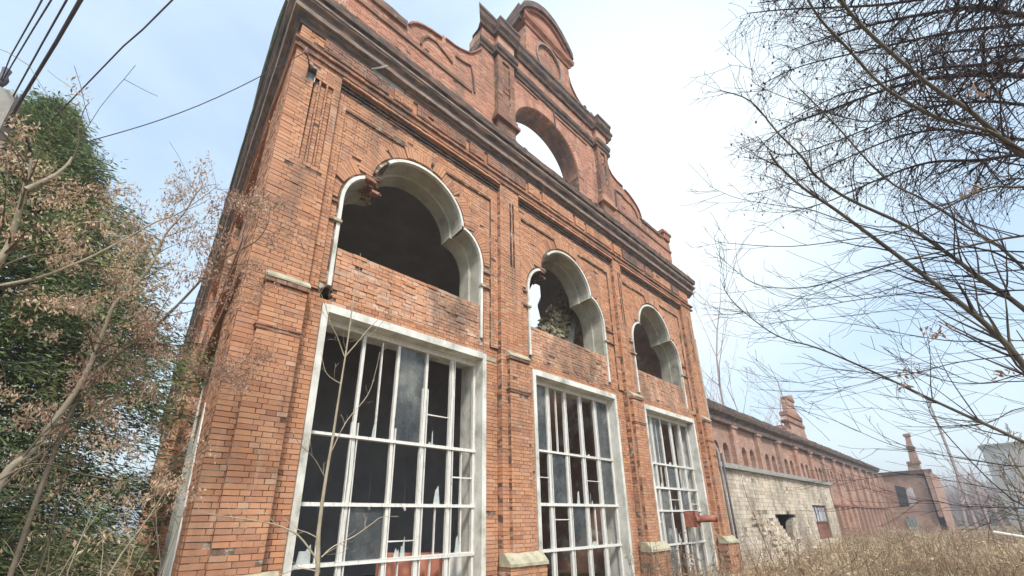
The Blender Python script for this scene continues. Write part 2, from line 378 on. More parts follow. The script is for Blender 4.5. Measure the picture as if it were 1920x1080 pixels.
def band(mb, pa, pb, v0, v1, fr, skip=None, r=0):
    """solid ribbon between two open outlines"""
    for i in range(len(pa)-1):
        if skip and skip(i, pa[i]):
            if mb.v and getattr(mb, 'rest', None) is None: mb.rest = MB()
            continue
        if getattr(mb, 'rest', None) is not None and mb.v: band(mb.rest, pa[i:], pb[i:], v0, v1, fr); return
        q = [pa[i], pa[i+1], pb[i+1], pb[i]]
        vs_ = [fr(a, v0, b) for a, b in q]+[fr(a, v1, b) for a, b in q]
        mb.add(vs_, [(0,1,2,3),(4,5,6,7),(0,1,5,4),(1,2,6,5),(2,3,7,6),(3,0,4,7)], r)
exec_parts = []

# ------------------------------------------------------------------ ground
def ground_z(x, y):
    w = min(1, max(0, (math.hypot(x, y)-14)/30))
    return .10*math.sin(x*.31+1.3)*math.cos(y*.27)+w*.18*math.sin(x*.09+y*.07)
def build_ground():
    mb = MB(); xs = list(np.linspace(-60, 140, 81)); ys = list(np.linspace(-60, 100, 65))
    xs = [-1500, -600, -200]+xs+[250, 600, 1500]; ys = [-1500, -600, -200]+ys+[250, 600, 1500]
    for y in ys:
        for x in xs: mb.v.append((x, y, ground_z(x, y) if abs(x) < 150 and abs(y) < 150 else 0))
    nx = len(xs)
    mb.f = [(j*nx+i, j*nx+i+1, (j+1)*nx+i+1, (j+1)*nx+i) for j in range(len(ys)-1) for i in range(nx-1)]; mb.r = [0]*len(mb.f)
    mb.build('ground', M_ground, kind='structure', smooth=True)
build_ground()

# ------------------------------------------------------------------ main hall
hall = empty('factory_hall', (7.6, 6.05, 0), 'tall ruined red brick factory hall with scroll gable and trefoil arched windows', 'building')
U0, U1 = .62, 14.8
CORN = 1.53*K
win_c = [.521*K, 1.272*K, 2.035*K]; win_h = .25*K; WB, WT = -1.66, .522*K
arc_c = [.515*K, 1.252*K, 2.000*K]; AB = .725*K
bays = [(.21*K, .837*K), (.938*K, 1.60*K), (1.672*K, 2.34*K)]
hole1 = [(1.47, 3.42), (1.50, 3.36), (1.60, 3.35), (1.66, 3.40), (1.65, 3.53), (1.55, 3.58), (1.48, 3.52)]
# core wall with openings
arch_low = .60*K
front_loops = [rect(U0+.02, U1-.02, -2.4, CORN-.02)]
for c in win_c: front_loops.append(rect(c-win_h-.06, c+win_h+.06, WB-.05, WT+.06))
for c in arc_c: front_loops.append(trefoil(c, AB, inset=-.035))
front_loops.append(hole1)
mb = MB(); prism(mb, front_loops, -.70, -.012, FR); mb.build('wall_core', M_mortar, hall)
stuff_b = MB(); stuff_i = MB(); stuff_d = MB(); stuff_a = MB()
mort = MB()
# bay panels ------------------------------------------------------------
PIL, FRM = .14, .045
for b, ((a0, a1), wc, ac) in enumerate(zip(bays, win_c, arc_c)):
    # inner panel (v=0): everything in the bay below the inner line
    pz1 = 1.205*K; top = 1.262*K
    arch = trefoil(ac, AB)
    ring_o = offset_out(arch[1:-1], .27)
    ring_poly = [(arch[0][0]-.27, .86*K)]+[p for p in ring_o if p[1] > .86*K]+[(arch[-1][0]+.27, .86*K)]
    ix0, ix1 = a0+.16, a1-.20
    # rim of the bay between outer recess and inner panel
    outer = [(a0, 3.45), (a0, top), (a1, top), (a1, 3.45), (ix1, 3.45), (ix1, pz1), (ix0, pz1), (ix0, 3.45)]
    lay([outer], FRM, FR, stuff_b, thick=.10)
    prism(mort, [outer], -.02, FRM, FR)
    inner = [rect(ix0, ix1, 3.45, pz1), arch_hole] if False else [rect(ix0, ix1, 3.45, pz1)]
    hole = trefoil(ac, arch_low)
    hole_o = [(hole[0][0], 3.45)]+hole[1:-1]+[(hole[-1][0], 3.45)]
    # bricks of the inner panel avoid the arch ring
    ro = [(ac-.2465*K-.09, 3.45)]+[(ac-.2465*K-.09, .86*K)]+[p for p in ring_o if p[1] > .86*K]+[(ac+.2465*K+.09, .86*K), (ac+.2465*K+.09, 3.45)]
    vo = [(hole1[0][0]-.03, 1.69, 3.33, 3.60)] if b == 0 else []
    lay([rect(ix0, ix1, 3.45, pz1), ro], 0, FR, stuff_b, voids=vo)
    # jambs beside the lower window
    lw0, lw1 = wc-win_h-.10, wc+win_h+.10
    low = [(a0, -2.4), (lw0, -2.4), (lw0, 3.30), (lw1, 3.30), (lw1, -2.4), (a1, -2.4), (a1, 3.45), (a0, 3.45)]
    lay([low], 0, FR, stuff_b, voids=vo)
    lay([rect(lw0, lw1, -2.4, WB-.12)], 0, FR, stuff_b)
    # brick infill under the arch opening, a little behind the face
    inf = rect(ac-.2465*K+.02, ac+.2465*K-.02, 3.45, AB-.0)
    lay([inf], -.005, FR, stuff_i, rough=.010, drop=.010, jitter=.005, voids=vo)
    mort2 = MB()
    # voussoir ring: one course of radial bricks round each lobe
    for k, (pc, th0, th1, r0, r1) in enumerate([((ac, 1.005*K), 4, 176, .158*K+.10, .158*K+.36), ((ac+.160*K, .885*K), 0, 62, None, None), ((ac-.160*K, .885*K), 118, 180, None, None)]):
        n = int(abs(th1-th0)/ (3.15 if k == 0 else 4.2))
        for i in range(n):
            t0 = math.radians(th0+(th1-th0)*(i+.06)/n); t1 = math.radians(th0+(th1-th0)*(i+.94)/n)
            q = []
            for t, o in ((t0, 0), (t1, 0), (t1, 1), (t0, 1)):
                if k == 0: rr = r1 if o else r0; q.append((pc[0]+rr*math.cos(t), pc[1]+rr*math.sin(t)))
                else:
                    rx, rz = .0865*K+.10+o*.26, .12*K+.10+o*.26; q.append((pc[0]+rx*math.cos(t), pc[1]+rz*math.sin(t)))
            if k and math.hypot(q[2][0]-ac, q[2][1]-1.005*K) < .158*K+.36: continue
            m_z = sum(p[1] for p in q)/4
            if k == 0 and m_z < 1.0*K: continue
            if R.random() < .02: continue
            vv = .010+R.uniform(-.005, .005) + (.042 if m_z > pz1-.1 else .004)
            vs_ = [FR(a, -.08, c) for a, c in q]+[FR(a, vv, c) for a, c in q]
            stuff_b.add(vs_, [(0,1,2,3),(4,5,6,7),(0,1,5,4),(1,2,6,5),(2,3,7,6),(3,0,4,7)], R.random())
    # short string courses left and right of the arch
    for (e0, e1) in ((a0, ac-.2465*K-.08), (ac+.2465*K+.08, a1-.02)):
        for zz in (.80*K, .862*K):
            brick_run(stuff_d, e0, e1, zz, zz+.05, -.05, .055, FR)
    # corbelled top of the bay: three stepped courses
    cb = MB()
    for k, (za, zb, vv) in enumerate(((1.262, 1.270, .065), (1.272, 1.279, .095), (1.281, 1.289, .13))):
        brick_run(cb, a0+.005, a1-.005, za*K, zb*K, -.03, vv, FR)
    cb.build('corbel_courses', M_cornice, hall, kind='stuff'); brick_run(stuff_b, a0, a1, 1.290*K, 1.299*K, -.03, .18, FR)  # dark cornice brick paints the recess shade onto these steps
# pilasters and frieze wall (v=PIL)
PZ0 = .56*K
piers = [(U0, bays[0][0]), (bays[0][1], bays[1][0]), (bays[1][1], bays[2][0]), (bays[2][1], U1)]
frieze_z = 1.298*K
groove = [rect(.137*K+i*.118, .137*K+i*.118+.085, .925*K, 1.238*K) for i in range(3)]
niche = rect(.70, .84, 1.215*K, 1.268*K)
p0 = [rect(piers[0][0]-PIL, piers[0][1], -2.4, frieze_z)]+groove+[niche]
lay(p0, PIL, FR, stuff_b, thick=.13); prism(mort, [rect(piers[0][0]-PIL+.006, piers[0][1]-.006, -2.4, frieze_z)]+groove+[niche], -.02, PIL-.002, FR)
for i in range(3):
    g = groove[i]; lay([rect(g[0][0], g[1][0], g[0][1], g[2][1])], PIL-.045, FR, stuff_b, thick=.05); prism(mort, [rect(g[0][0], g[1][0], g[0][1], g[2][1])], 0, PIL-.048, FR)
mb = MB(); mb.box((.70, -.02, 1.215*K), (.84, .02, 1.268*K), fr=FR); mb.build('niche_back', M_inner, hall)
for i in (1, 2, 3):
    p = piers[i]; w = p[1]-p[0]
    gl = [rect(p[0]+w*.5+j*.09, p[0]+w*.5+j*.09+.05, .93*K, 1.23*K) for j in range(2)]
    lay([rect(p[0], p[1], -2.4, frieze_z)]+gl, PIL, FR, stuff_b, thick=.13)
    prism(mort, [rect(p[0]+.006, p[1]-.006, -2.4, frieze_z)]+gl, -.02, PIL-.002, FR)
# frieze wall
lay([rect(U0-PIL, U1, frieze_z, 1.40*K)], PIL, FR, stuff_b, thick=.13)
prism(mort, [rect(U0-PIL+.006, U1-.006, frieze_z, 1.42*K)], -.02, PIL-.002, FR)
for (za, zb, vv) in ((1.303, 1.313, .185), (1.329, 1.340, .20)):
    brick_run(stuff_d, U0, U1, za*K, zb*K, .1, vv, FR, m0=1, m1=1)
# frieze panels: raised slabs with deep gaps
u = U0+.25
while u < U1-.4:
    for w in (1.25, .42):
        e = min(u+w, U1-.15)
        if e-u > .2: lay([rect(u, e, 1.348*K, 1.398*K)], PIL+.055, FR, stuff_d if R.random() < .5 else stuff_b, thick=.06)
        u = e+.10
# main cornice ---------------------------------------------------------
def cornice(fr, u0, u1, m0, m1, gap=None, name_par=hall, seg=60):
    runs = [(u0, u1, m0, m1)]
    a = MB(); b = MB(); c = MB()
    z = lambda q: q*K
    # bed mould courses
    def bed(p0, p1, mm0, mm1):
        mould(a, [(.0, z(1.400)), (.17, z(1.400)), (.19, z(1.412)), (.23, z(1.418)), (.24, z(1.428)), (.0, z(1.428))], p0, p1, fr, mm0, mm1, seg=max(2, int((p1-p0)*4)), rough=.004)
    if gap: bed(u0, gap[0], m0, 0); bed(gap[1], u1, 0, m1)
    else: bed(u0, u1, m0, m1)
    mould(b, [(-.3, z(1.4285)), (.30, z(1.429)), (.315, z(1.441)), (-.3, z(1.441))], u0, u1, fr, m0, m1, seg=seg, rough=.005)
    mould(c, [(-.3, z(1.4415)), (.25, z(1.442)), (.29, z(1.458)), (.35, z(1.468)), (.36, z(1.4745)), (.33, z(1.475)), (.33, z(1.500)), (.385, z(1.503)), (.40, z(1.53)), (-.3, z(1.534))], u0, u1, fr, m0, m1, seg=seg, rough=.006)
    o1 = a.build('cornice_moulding', M_cornice, name_par); o2 = b.build('cornice_band', M_stone, name_par)
    d = MB(); mould(d, [(.30, z(1.4750)), (.372, z(1.4760)), (.376, z(1.4830)), (.30, z(1.4840))], u0, u1, fr, m0, m1, seg=seg, rough=.003); d.build('cornice_fillet', M_stone, name_par); o3 = c.build('cornice', M_cornice, name_par)
cornice(FR, U0, U1, 1, 1, gap=(1.75, 2.45))
# dentil bricks under the cornice band
u = U0
while u < U1:
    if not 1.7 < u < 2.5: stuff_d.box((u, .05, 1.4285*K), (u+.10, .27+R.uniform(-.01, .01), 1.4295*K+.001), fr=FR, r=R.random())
    u += .2
# broken cavity where the bed mould fell out
mb = MB(); mb.box((1.75, .02, 1.400*K), (2.45, .146, 1.427*K), fr=FR); mb.build('cornice_cavity', M_inner, hall)
mb = MB(); mb.tube([FR(1.72, .2, 1.405*K), FR(1.86, .34, 1.41*K), FR(1.95, .40, 1.42*K)], .018, 5); mb.build('bent_bar', M_pale, hall)
# pilaster strips with stone caps --------------------------------------
strips = [(.119*K, .209*K), (.862*K, .955*K), (1.615*K, 1.705*K), (2.36*K, 2.44*K)]
for i, (a, b) in enumerate(strips):
    z0, z1 = -.55, PZ0-.14
    lay([rect(a, b, z0, z1)], .23, FR, stuff_b, thick=.12, drop=0.0)
    prism(mort, [rect(a+.006, b-.006, z0, z1)], .1, .228, FR)
    brick_run(stuff_d, a-.02, b+.02, z1+.001, z1+.07, .1, .27, FR)
    m2 = MB(); mould(m2, [(.1, z1+.07), (.28, z1+.07), (.28, z1+.10), (.15, z1+.22), (.1, z1+.22)], a-.02, b+.02, FR, seg=4, rough=.004)
    m2.build('pilaster_cap', M_ledge, hall)
    brick_run(stuff_d, a-.03, b+.03, .425*K, .425*K+.03, .12, .262, FR); brick_run(stuff_d, a-.015, b+.015, .425*K-.045, .425*K-.002, .12, .25, FR)
    # plinth with sloping stone
    lay([rect(a-.18, b+.16, -2.4, -.72)], .36, FR, stuff_b, thick=.3)
    prism(mort, [rect(a-.174, b+.154, -2.4, -.72)], .0, .358, FR)
    m2 = MB(); mould(m2, [(.1, -.72), (.40, -.72), (.40, -.67), (.23, -.50), (.1, -.50)], a-.20, b+.18, FR, seg=5, rough=.005)
    m2.build('plinth_cap', M_ledge, hall)

# lower windows ---------------------------------------------------------
def shard(mb, c, z, w, fr, v=-.34):
    for _ in range(R.randint(1, 3)):
        k = R.randint(2, 4); a = c-w+R.uniform(0, w); b = a+R.uniform(.06, .9)*w; pts = [(a, z-.03)]; hh = R.choice([.05, .08, .14, .3])
        for i in range(k): pts.append((a+(b-a)*(i+R.uniform(.2, .8))/k, z+R.uniform(.2, 1)*hh))
        pts.append((b, z-.03)); q = v+R.uniform(-.02, .03); prism(mb, [pts], q-.004, q, fr)
def big_window(wc, fr, cols, rails, glass, name='window', broken=.5):
    l, r_ = wc-win_h, wc+win_h
    w = MB()
    # painted surround: flat band on the face plus deep reveal
    for (a, b, c, d) in ((l-.095, l, WB-.1, WT+.13), (r_, r_+.095, WB-.1, WT+.13)):
        w.box((a, -.70, c), (b, .035, d), fr=fr)
    w.box((l+.001, -.70, WT+.002), (r_-.001, .045, WT+.135), fr=fr); w.box((l-.099, -.2, WB-.12), (r_+.099, .08, WB-.102), fr=fr)
    o = w.build(name, M_white, hall)
    f = MB(); V0, V1 = -.28, -.21
    zb = WB
    for c in cols:
        cx_ = l+c*2*win_h; js = [R.uniform(-.012, .012) for _ in range(8)]
        for k in range(6):
            za, zc_ = zb+(WT-zb)*k/6, zb+(WT-zb)*(k+1)/6
            f.add([fr(cx_+js[k+(q > 3)]+dx, V0 if q % 4 < 2 else V1, za if q < 4 else zc_) for q, dx in enumerate((-.024, .024, .024, -.024, -.024, .024, .024, -.024))], [(0,1,5,4),(1,2,6,5),(2,3,7,6),(3,0,4,7)])
        for q in (-1, 1):
            if R.random() < .7: zt_ = WT-R.choice([0, 0, .8, 1.6]); f.box((cx_+q*.048-.009, V0+.02, zb), (cx_+q*.048+.009, V1+.010, zt_), fr=fr, jit=.003)
    f.box((l, V0, zb), (l+.045, V1, WT), fr=fr); f.box((r_-.045, V0, zb), (r_, V1, WT), fr=fr)
    f.box((l, V0, WT-.10), (r_, V1+.02, WT), fr=fr)
    for q in rails: f.box((l, V0-.01, q-.026), (r_, V1+.03, q+.028), fr=fr, jit=.008)
    f.build('window_frame', M_timber, o)
    s = MB(); bars = MB()
    edges = [0]+list(cols)+[1]; rz = [zb]+list(rails)+[WT-.1]
    for i in range(len(edges)-1):
        for j in range(len(rz)-1):
            ca = l+edges[i]*2*win_h+.07; cb = l+edges[i+1]*2*win_h-.07
            q = R.random()
            if q < glass:
                g = MB(); g.box((ca-.03, -.245, rz[j]+.03), (cb+.03, -.24, rz[j+1]-.03), fr=fr, jit=.0015); g.build('pane', M_glass, o)
            else:
                if R.random() < .55: shard(s, (ca+cb)/2+R.uniform(-.1, .1), rz[j]+.045, (cb-ca)*R.uniform(.25, .5), fr, -.24)
            if R.random() < .22:
                m_ = (ca+cb)/2+R.uniform(-.03, .03); bars.box((m_-.010, -.265, rz[j]+.03), (m_+.010, -.225, rz[j+1]-.03), fr=fr, jit=.004)
            if R.random() < .16:
                m_ = rz[j]+(rz[j+1]-rz[j])*R.choice([.33, .5, .66]); bars.box((ca-.03, -.26, m_-.009), (cb+.03, -.23, m_+.009), fr=fr, jit=.004)
    if s.v: s.build('broken_glass', M_shard, o, kind='stuff')
    if bars.v: bars.build('glazing_bar', M_timber, o, kind='stuff')
    return o
big_window(win_c[0], FR, (.23, .44, .63, .82), (-.50, .30, 1.30), .14)
big_window(win_c[1], FR, (.2, .4, .6, .8), (-.55, .36, 1.5), .22)
big_window(win_c[2], FR, (.2, .4, .6, .8), (-.66, .26, .9, 1.6), .35)
# lintel stubs
mb = MB(); mb.box((win_c[0]+win_h+.096, -.03, WT+.02), (win_c[0]+win_h+.36, .028, WT+.10), fr=FR, jit=.012); mb.build('lintel_end', M_ledge, hall)

# arched openings --------------------------------------------------------
def arch_trim(ac, fr, brok, par=hall, full=True):
    a = trefoil(ac, arch_low if full else AB)[0:]
    outl = a
    o = offset_out(outl, .058)
    w = MB(); n = len(outl)
    # cusps at index where outline turns in; leave the broken left cusp out
    lz = 1.0*K
    def skip(i, p):
        return brok and (p[0] < ac-.10*K and p[0] > ac-.19*K and p[1] > .975*K and p[1] < 1.09*K)
    band(w, outl, o, -.05, .028, fr, skip)
    ob = w.build('arch_trim', M_white, par)
    if getattr(w, 'rest', None): w.rest.build('arch_trim', M_white, par)
    d = MB(); inn = [(p[0], p[1]) for p in outl if p[1] >= AB-.01 or True]
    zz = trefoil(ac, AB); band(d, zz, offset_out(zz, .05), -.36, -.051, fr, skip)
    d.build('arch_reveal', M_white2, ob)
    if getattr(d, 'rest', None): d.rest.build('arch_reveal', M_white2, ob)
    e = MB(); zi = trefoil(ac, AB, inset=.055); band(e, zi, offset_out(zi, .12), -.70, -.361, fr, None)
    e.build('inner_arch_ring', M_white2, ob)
    # little sill brackets on the jambs at the string course
    for s_ in (-1, 1):
        b_ = MB(); x = ac+s_*(.2465*K); b_.box((min(x, x+s_*.10)-.015, -.02, .80*K), (max(x, x+s_*.10)+.015, .07, .80*K+.05), fr=fr); b_.build('jamb_bracket', M_ledge, ob)
    return ob
for i, c in enumerate(arc_c): arch_trim(c, FR, i < 2)
# rubble hanging at the broken cusps
for i in (0, 1):
    mb = MB()
    for k in range(46):
        v = -R.uniform(-.02, .5); x = arc_c[i]-.165*K+R.gauss(.02, .07); z = 1.012*K+R.gauss(0, .07)-abs(R.gauss(0, .04)); s_ = R.choice([.02, .03, .05])
        mb.box((x-s_*1.5, v-s_, z-s_*.6), (x+s_*1.5, v+s_, z+s_*.6), fr=FR, jit=.012, r=R.random())
    mb.build('rubble', M_dark, hall, kind='stuff')

# attic and scroll gable --------------------------------------------------
A = 6.30
left_prof = [(.095, 1.50), (.095, 1.768), (.393, 1.768), (.402, 1.79), (.415, 1.815), (.435, 1.835), (.46, 1.85), (.50, 1.864), (.535, 1.866), (.547, 1.872), (.556, 1.908), (.575, 1.886), (.61, 1.893), (.645, 1.905), (.685, 1.928), (.712, 1.965), (.745, 2.02), (.745, 2.12)]
right_prof = [(1.69, 2.12), (1.69, 2.02), (1.70, 1.985), (1.725, 1.958), (1.772, 1.940), (1.82, 1.937), (1.835, 1.955), (1.85, 1.925), (1.89, 1.918), (1.935, 1.900), (1.975, 1.875), (2.00, 1.848), (2.012, 1.815), (2.018, 1.785), (2.24, 1.785), (2.25, 1.80), (2.29, 1.80), (2.29, 1.845), (2.35, 1.85), (2.352, 1.80), (2.365, 1.80), (2.365, 1.50)]
arch_pts = [(1.168+.229*math.cos(t), 1.722+.229*math.sin(t)) for t in [math.radians(q) for q in np.linspace(180, 0, 25)]]
arch_loop = [(.939, 1.55)]+arch_pts+[(1.397, 1.55)]
sc_ = lambda l: [(a*A, b*A) for a, b in l]
attic = sc_(left_prof+right_prof)
mb = MB(); prism(mb, [attic, sc_(arch_loop)], -.60, -.012, FA); mb.build('attic_wall', M_mortar, hall)
lay([attic, sc_(arch_loop)], 0, FA, stuff_a, thick=.10, proud=.006, track=False)
# end faces of the attic in brick: intrados of the big arch
mb = MB(); ao = [(p[0], p[1]) for p in sc_(arch_loop)]
for i in range(len(arch_pts)-1):
    for j in range(3):
        pa = arch_loop[i+1]; pb = arch_loop[i+2]
        def P(p, d): 
            dx, dz = p[0]-1.168, p[1]-1.722; l = math.hypot(dx, dz); return ((p[0]-dx/l*d)*A, (p[1]-dz/l*d)*A)
        q = [P(pa, .003), P(pb, .003), P(pb, -.004), P(pa, -.004)]
        v0, v1 = -.60+j*.2+.004, -.60+(j+1)*.2-.004
        mb.add([FA(a, v0, b) for a, b in q]+[FA(a, v1, b) for a, b in q], [(0,1,2,3),(4,5,6,7),(0,1,5,4),(1,2,6,5),(2,3,7,6),(3,0,4,7)], R.random())
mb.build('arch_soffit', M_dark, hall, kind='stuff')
# ring of voussoirs round the big arch
for i in range(44):
    t0, t1 = math.pi*(i+.05)/44, math.pi*(i+.95)/44
    q = [(1.168*A+r_*math.cos(t), 1.722*A+r_*math.sin(t)) for r_, t in ((.231*A, t0), (.231*A, t1), (.272*A, t1), (.272*A, t0))]
    stuff_a.add([FA(a, -.05, b) for a, b in q]+[FA(a, .028, b) for a, b in q], [(0,1,2,3),(4,5,6,7),(0,1,5,4),(1,2,6,5),(2,3,7,6),(3,0,4,7)], R.random())
# coping and rolls that follow the profiles
def follow(pts, w_in, v0, v1, m, name, closed=False):
    """raised band just inside a profile"""
    p = sc_(pts); o = offset_out(p, -w_in); q = MB(); band(q, p, o, v0, v1, FA); return q.build(name, m, hall)
cop = MB(); mould(cop, [(-.62, 1.755*A), (.07, 1.755*A), (.09, 1.768*A), (.09, 1.785*A), (-.62, 1.785*A)], .095*A-.05, .396*A, FA, seg=20, rough=.008); cop.build('parapet_coping', M_dark, hall); cop = MB()
mould(cop, [(-.62, 1.775*A), (.06, 1.775*A), (.08, 1.79*A), (-.62, 1.80*A)], 2.018*A, 2.25*A, FA, seg=12, rough=.008)
cop.build('parapet_coping', M_dark, hall)
lst = MB(); mould(lst, [(-.1, 1.700*A), (.05, 1.700*A), (.06, 1.712*A), (-.1, 1.712*A)], .095*A, .70*A, FA, seg=10, rough=.003); lst.build('string_course', M_dark, hall); lst = MB(); mould(lst, [(-.1, 1.700*A), (.05, 1.700*A), (.06, 1.712*A), (-.1, 1.712*A)], 1.70*A, 2.36*A, FA, seg=10, rough=.003)
lst.build('string_course', M_dark, hall)
follow([(.402, 1.79), (.415, 1.815), (.435, 1.835), (.46, 1.85), (.50, 1.864), (.547, 1.872)], .045, -.61, .06, M_corniceR, 'volute_moulding')
follow([(.565, 1.888), (.61, 1.893), (.645, 1.905), (.685, 1.928), (.712, 1.965), (.745, 2.02)], .030, -.61, .055, M_corniceR, 'volute_moulding')
follow([(1.69, 2.02), (1.70, 1.985), (1.725, 1.958), (1.772, 1.940), (1.83, 1.937)], .030, -.61, .055, M_corniceR, 'volute_moulding')
follow([(1.85, 1.925), (1.89, 1.918), (1.935, 1.900), (1.975, 1.875), (2.00, 1.848), (2.012, 1.815), (2.016, 1.79)], .04, -.61, .06, M_corniceR, 'volute_moulding')
# thin raised lines on the volute panels
for pts in ([(.462, 1.735), (.468, 1.775), (.485, 1.805), (.52, 1.815), (.60, 1.775)], [(.615, 1.83), (.65, 1.835), (.69, 1.85), (.70, 1.80), (.71, 1.71)], [(1.74, 1.71), (1.745, 1.85), (1.80, 1.855), (1.84, 1.84), (1.90, 1.84), (1.95, 1.81), (1.965, 1.77)]):
    q = MB(); p = sc_(pts); band(q, p, offset_out(p, .05), -.02, .05, FA); q.build('panel_moulding', M_dark, hall)
# end block
mb = MB(); mb.box((2.285*A, -.3, 1.79*A), (2.36*A, .07, 1.83*A), fr=FA, jit=.01); mb.box((2.272*A, -.33, 1.832*A), (2.375*A, .11, 1.85*A), fr=FA, jit=.01); mb.box((2.29*A, -.28, 1.851*A), (2.35*A, .05, 1.868*A), fr=FA, jit=.015); mb.build('end_block', M_corniceR, hall)
# piers either side of the big arch
for (a, b) in ((.825, .925), (1.565, 1.66)):
    pan = rect((a+.028)*A, (b-.028)*A, 1.76*A, 2.02*A)
    lay([rect(a*A, b*A, 1.50*A, 2.07*A), pan], .16, FA, stuff_d, thick=.16, track=False)
    prism(mort, [rect(a*A+.006, b*A-.006, 1.50*A, 2.07*A), pan], -.02, .158, FA)
    lay([pan], .11, FA, stuff_d, thick=.03, track=False)
    m2 = MB()
    for (z0, z1, e) in ((1.64, 1.655, .10), (1.655, 1.685, .05), (1.685, 1.70, .02)):
        m2.box((a*A-e, -.1, z0*A), (b*A+e, .16+e, z1*A-.003), fr=FA, jit=.003)
    m2.build('pier_base', M_dark, hall)
# entablature over the arch: frieze band, lower cornice, upper cornice, breaking forward over the piers
def ent(prof, m, name):
    q = MB(); L, RR = .745*A, 1.69*A
    dv = .16; 
    segs = [(.810*A, .940*A), (1.55*A, 1.675*A)]
    mould(q, prof, L, RR, FA, 1, 1, seg=40, rough=.004)
    vmin = min(p[0] for p in prof)
    for (a, b) in segs: mould(q, [(v+(dv if v > 0 else 0), z) for v, z in prof], a, b, FA, 0, 0, seg=4, rough=.003)
    return q.build(name, m, hall)
ent([(-.60, 2.045*A), (.05, 2.045*A), (.06, 2.058*A), (.11, 2.066*A), (.13, 2.085*A), (-.60, 2.085*A)], M_cornice, 'lower_entablature')
lay([rect(.748*A, 1.687*A, 2.087*A, 2.17*A)], .03, FA, stuff_a, thick=.1, track=False)
mb = MB(); prism(mb, [rect(.75*A, 1.685*A, 2.086*A, 2.18*A)], -.6, .02, FA)
for a, b in ((.825, .925), (1.565, 1.66)): mb.box((a*A, .0, 2.086*A), (b*A, .185, 2.175*A), fr=FA)
mb.build('entablature_frieze', M_attic, hall)
ent([(-.62, 2.172*A), (.10, 2.172*A), (.13, 2.185*A), (.20, 2.20*A), (.22, 2.225*A), (.25, 2.23*A), (.25, 2.245*A), (-.62, 2.262*A)], M_cornice, 'upper_entablature')
# projecting line and rod on the spandrel
for (a, b, z) in ((.965, 1.10, 2.02), (1.22, 1.50, 2.015)):
    q = MB(); q.box((a*A, -.05, z*A), (b*A, .04, z*A+.06), fr=FA, jit=.004); q.build('panel_moulding', M_dark, hall)
q = MB(); q.tube([FA(1.22*A, .05, 2.05*A), FA(1.222*A, .08, 1.93*A), FA(1.221*A, .09, 1.90*A)], .018, 5); q.build('iron_rod', M_wire, hall)
# crown: thick block with oval medallion under a segmental pediment
cx0, cx1 = 1.040*A, 1.392*A; cc = (cx0+cx1)/2; cd = -.95
body = rect(cx0, cx1, 2.24*A, 2.53*A)
oval = [(cc+.10*A*math.cos(t)*.92, 2.40*A+.115*A*math.sin(t)) for t in np.linspace(0, 2*math.pi, 29)[:-1]]
mb = MB(); prism(mb, [body], cd, -.06, FA); mb.build('crown_core', M_attic, hall)
lay([body, oval], 0, FA, stuff_a, thick=.08, track=False); prism(mort, [rect(cx0+.004, cx1-.004, 2.24*A, 2.53*A), oval], -.065, -.004, FA)
lay([oval], -.05, FA, stuff_a, thick=.03, track=False)
mb = MB(); ov = oval+[oval[0]]; band(mb, ov, [(cc+(x-cc)*1.13, 2.40*A+(z-2.40*A)*1.11) for x, z in ov], -.05, .055, FA); mb.build('medallion_ring', M_stone, hall)
arc = [(cc+t*(cx1-cx0)*.575, 2.66*A+.145*A*(1-t*t)) for t in np.linspace(-1, 1, 19)]
mb = MB(); mould(mb, [(cd-.05, 2.53*A), (.05, 2.53*A), (.08, 2.545*A), (.16, 2.56*A), (.18, 2.585*A), (cd-.05, 2.585*A)], cx0, cx1, FA, 1, 1, seg=12, rough=.006); mb.build('crown_cornice', M_corniceR, hall)
ped = [(cx0-.02, 2.585*A), (cx1+.02, 2.585*A), (cx1+.02, 2.655*A)]+[(x, z-.30) for x, z in arc[::-1] if abs(x-cc) < (cx1-cx0)*.52 and z-.30 > 2.6*A]+[(cx0-.02, 2.655*A)]
mb = MB(); prism(mb, [ped], cd, .0, FA); mb.build('pediment', M_attic, hall)
mb = MB(); band(mb, [(x, z-.30) for x, z in arc], arc, cd-.08, .16, FA); mb.build('pediment_arc', M_cornice, hall)
mb = MB(); band(mb, [(x, z-.42) for x, z in arc[1:-1]], [(x, z-.303) for x, z in arc[1:-1]], cd, .08, FA); mb.build('pediment_moulding', M_corniceR, hall)
mb = MB(); mb.box((cx0-.17, cd-.08, 2.585*A), (cx0+.10, -.10, 2.70*A), fr=FA, jit=.01); mb.build('crown_shoulder', M_cornice, hall)
# right scroll of the crown and rubble on top
scr = [(1.388, 2.52), (1.392, 2.46), (1.40, 2.42), (1.422, 2.383), (1.452, 2.35), (1.49, 2.325), (1.55, 2.30), (1.60, 2.285), (1.60, 2.24), (1.30, 2.24), (1.30, 2.5)]
mb = MB(); prism(mb, [sc_(scr)], -.5, -.03, FA); mb.build('crown_scroll', M_attic, hall)
follow(scr[1:8], .022, -.55, .03, M_dark, 'scroll_moulding')
scl = [(.90, 2.24), (.90, 2.30), (.98, 2.33), (1.02, 2.38), (1.045, 2.44), (1.045, 2.24)]
mb = MB(); prism(mb, [sc_(scl)], -.5, -.03, FA); mb.build('crown_scroll', M_dark, hall)
mb = MB()
for k in range(90):
    x = R.uniform(1.47, 1.72)*A; t = (x/A-1.47)/.25; h = (.055-.03*t)*A*R.random(); s_ = R.uniform(.04, .11)
    mb.box((x-s_, -R.uniform(.05, .5), 2.25*A+h-s_*.4), (x+s_, R.uniform(-.05, .15), 2.25*A+h+s_*.4), fr=FA, jit=.02, r=R.random())
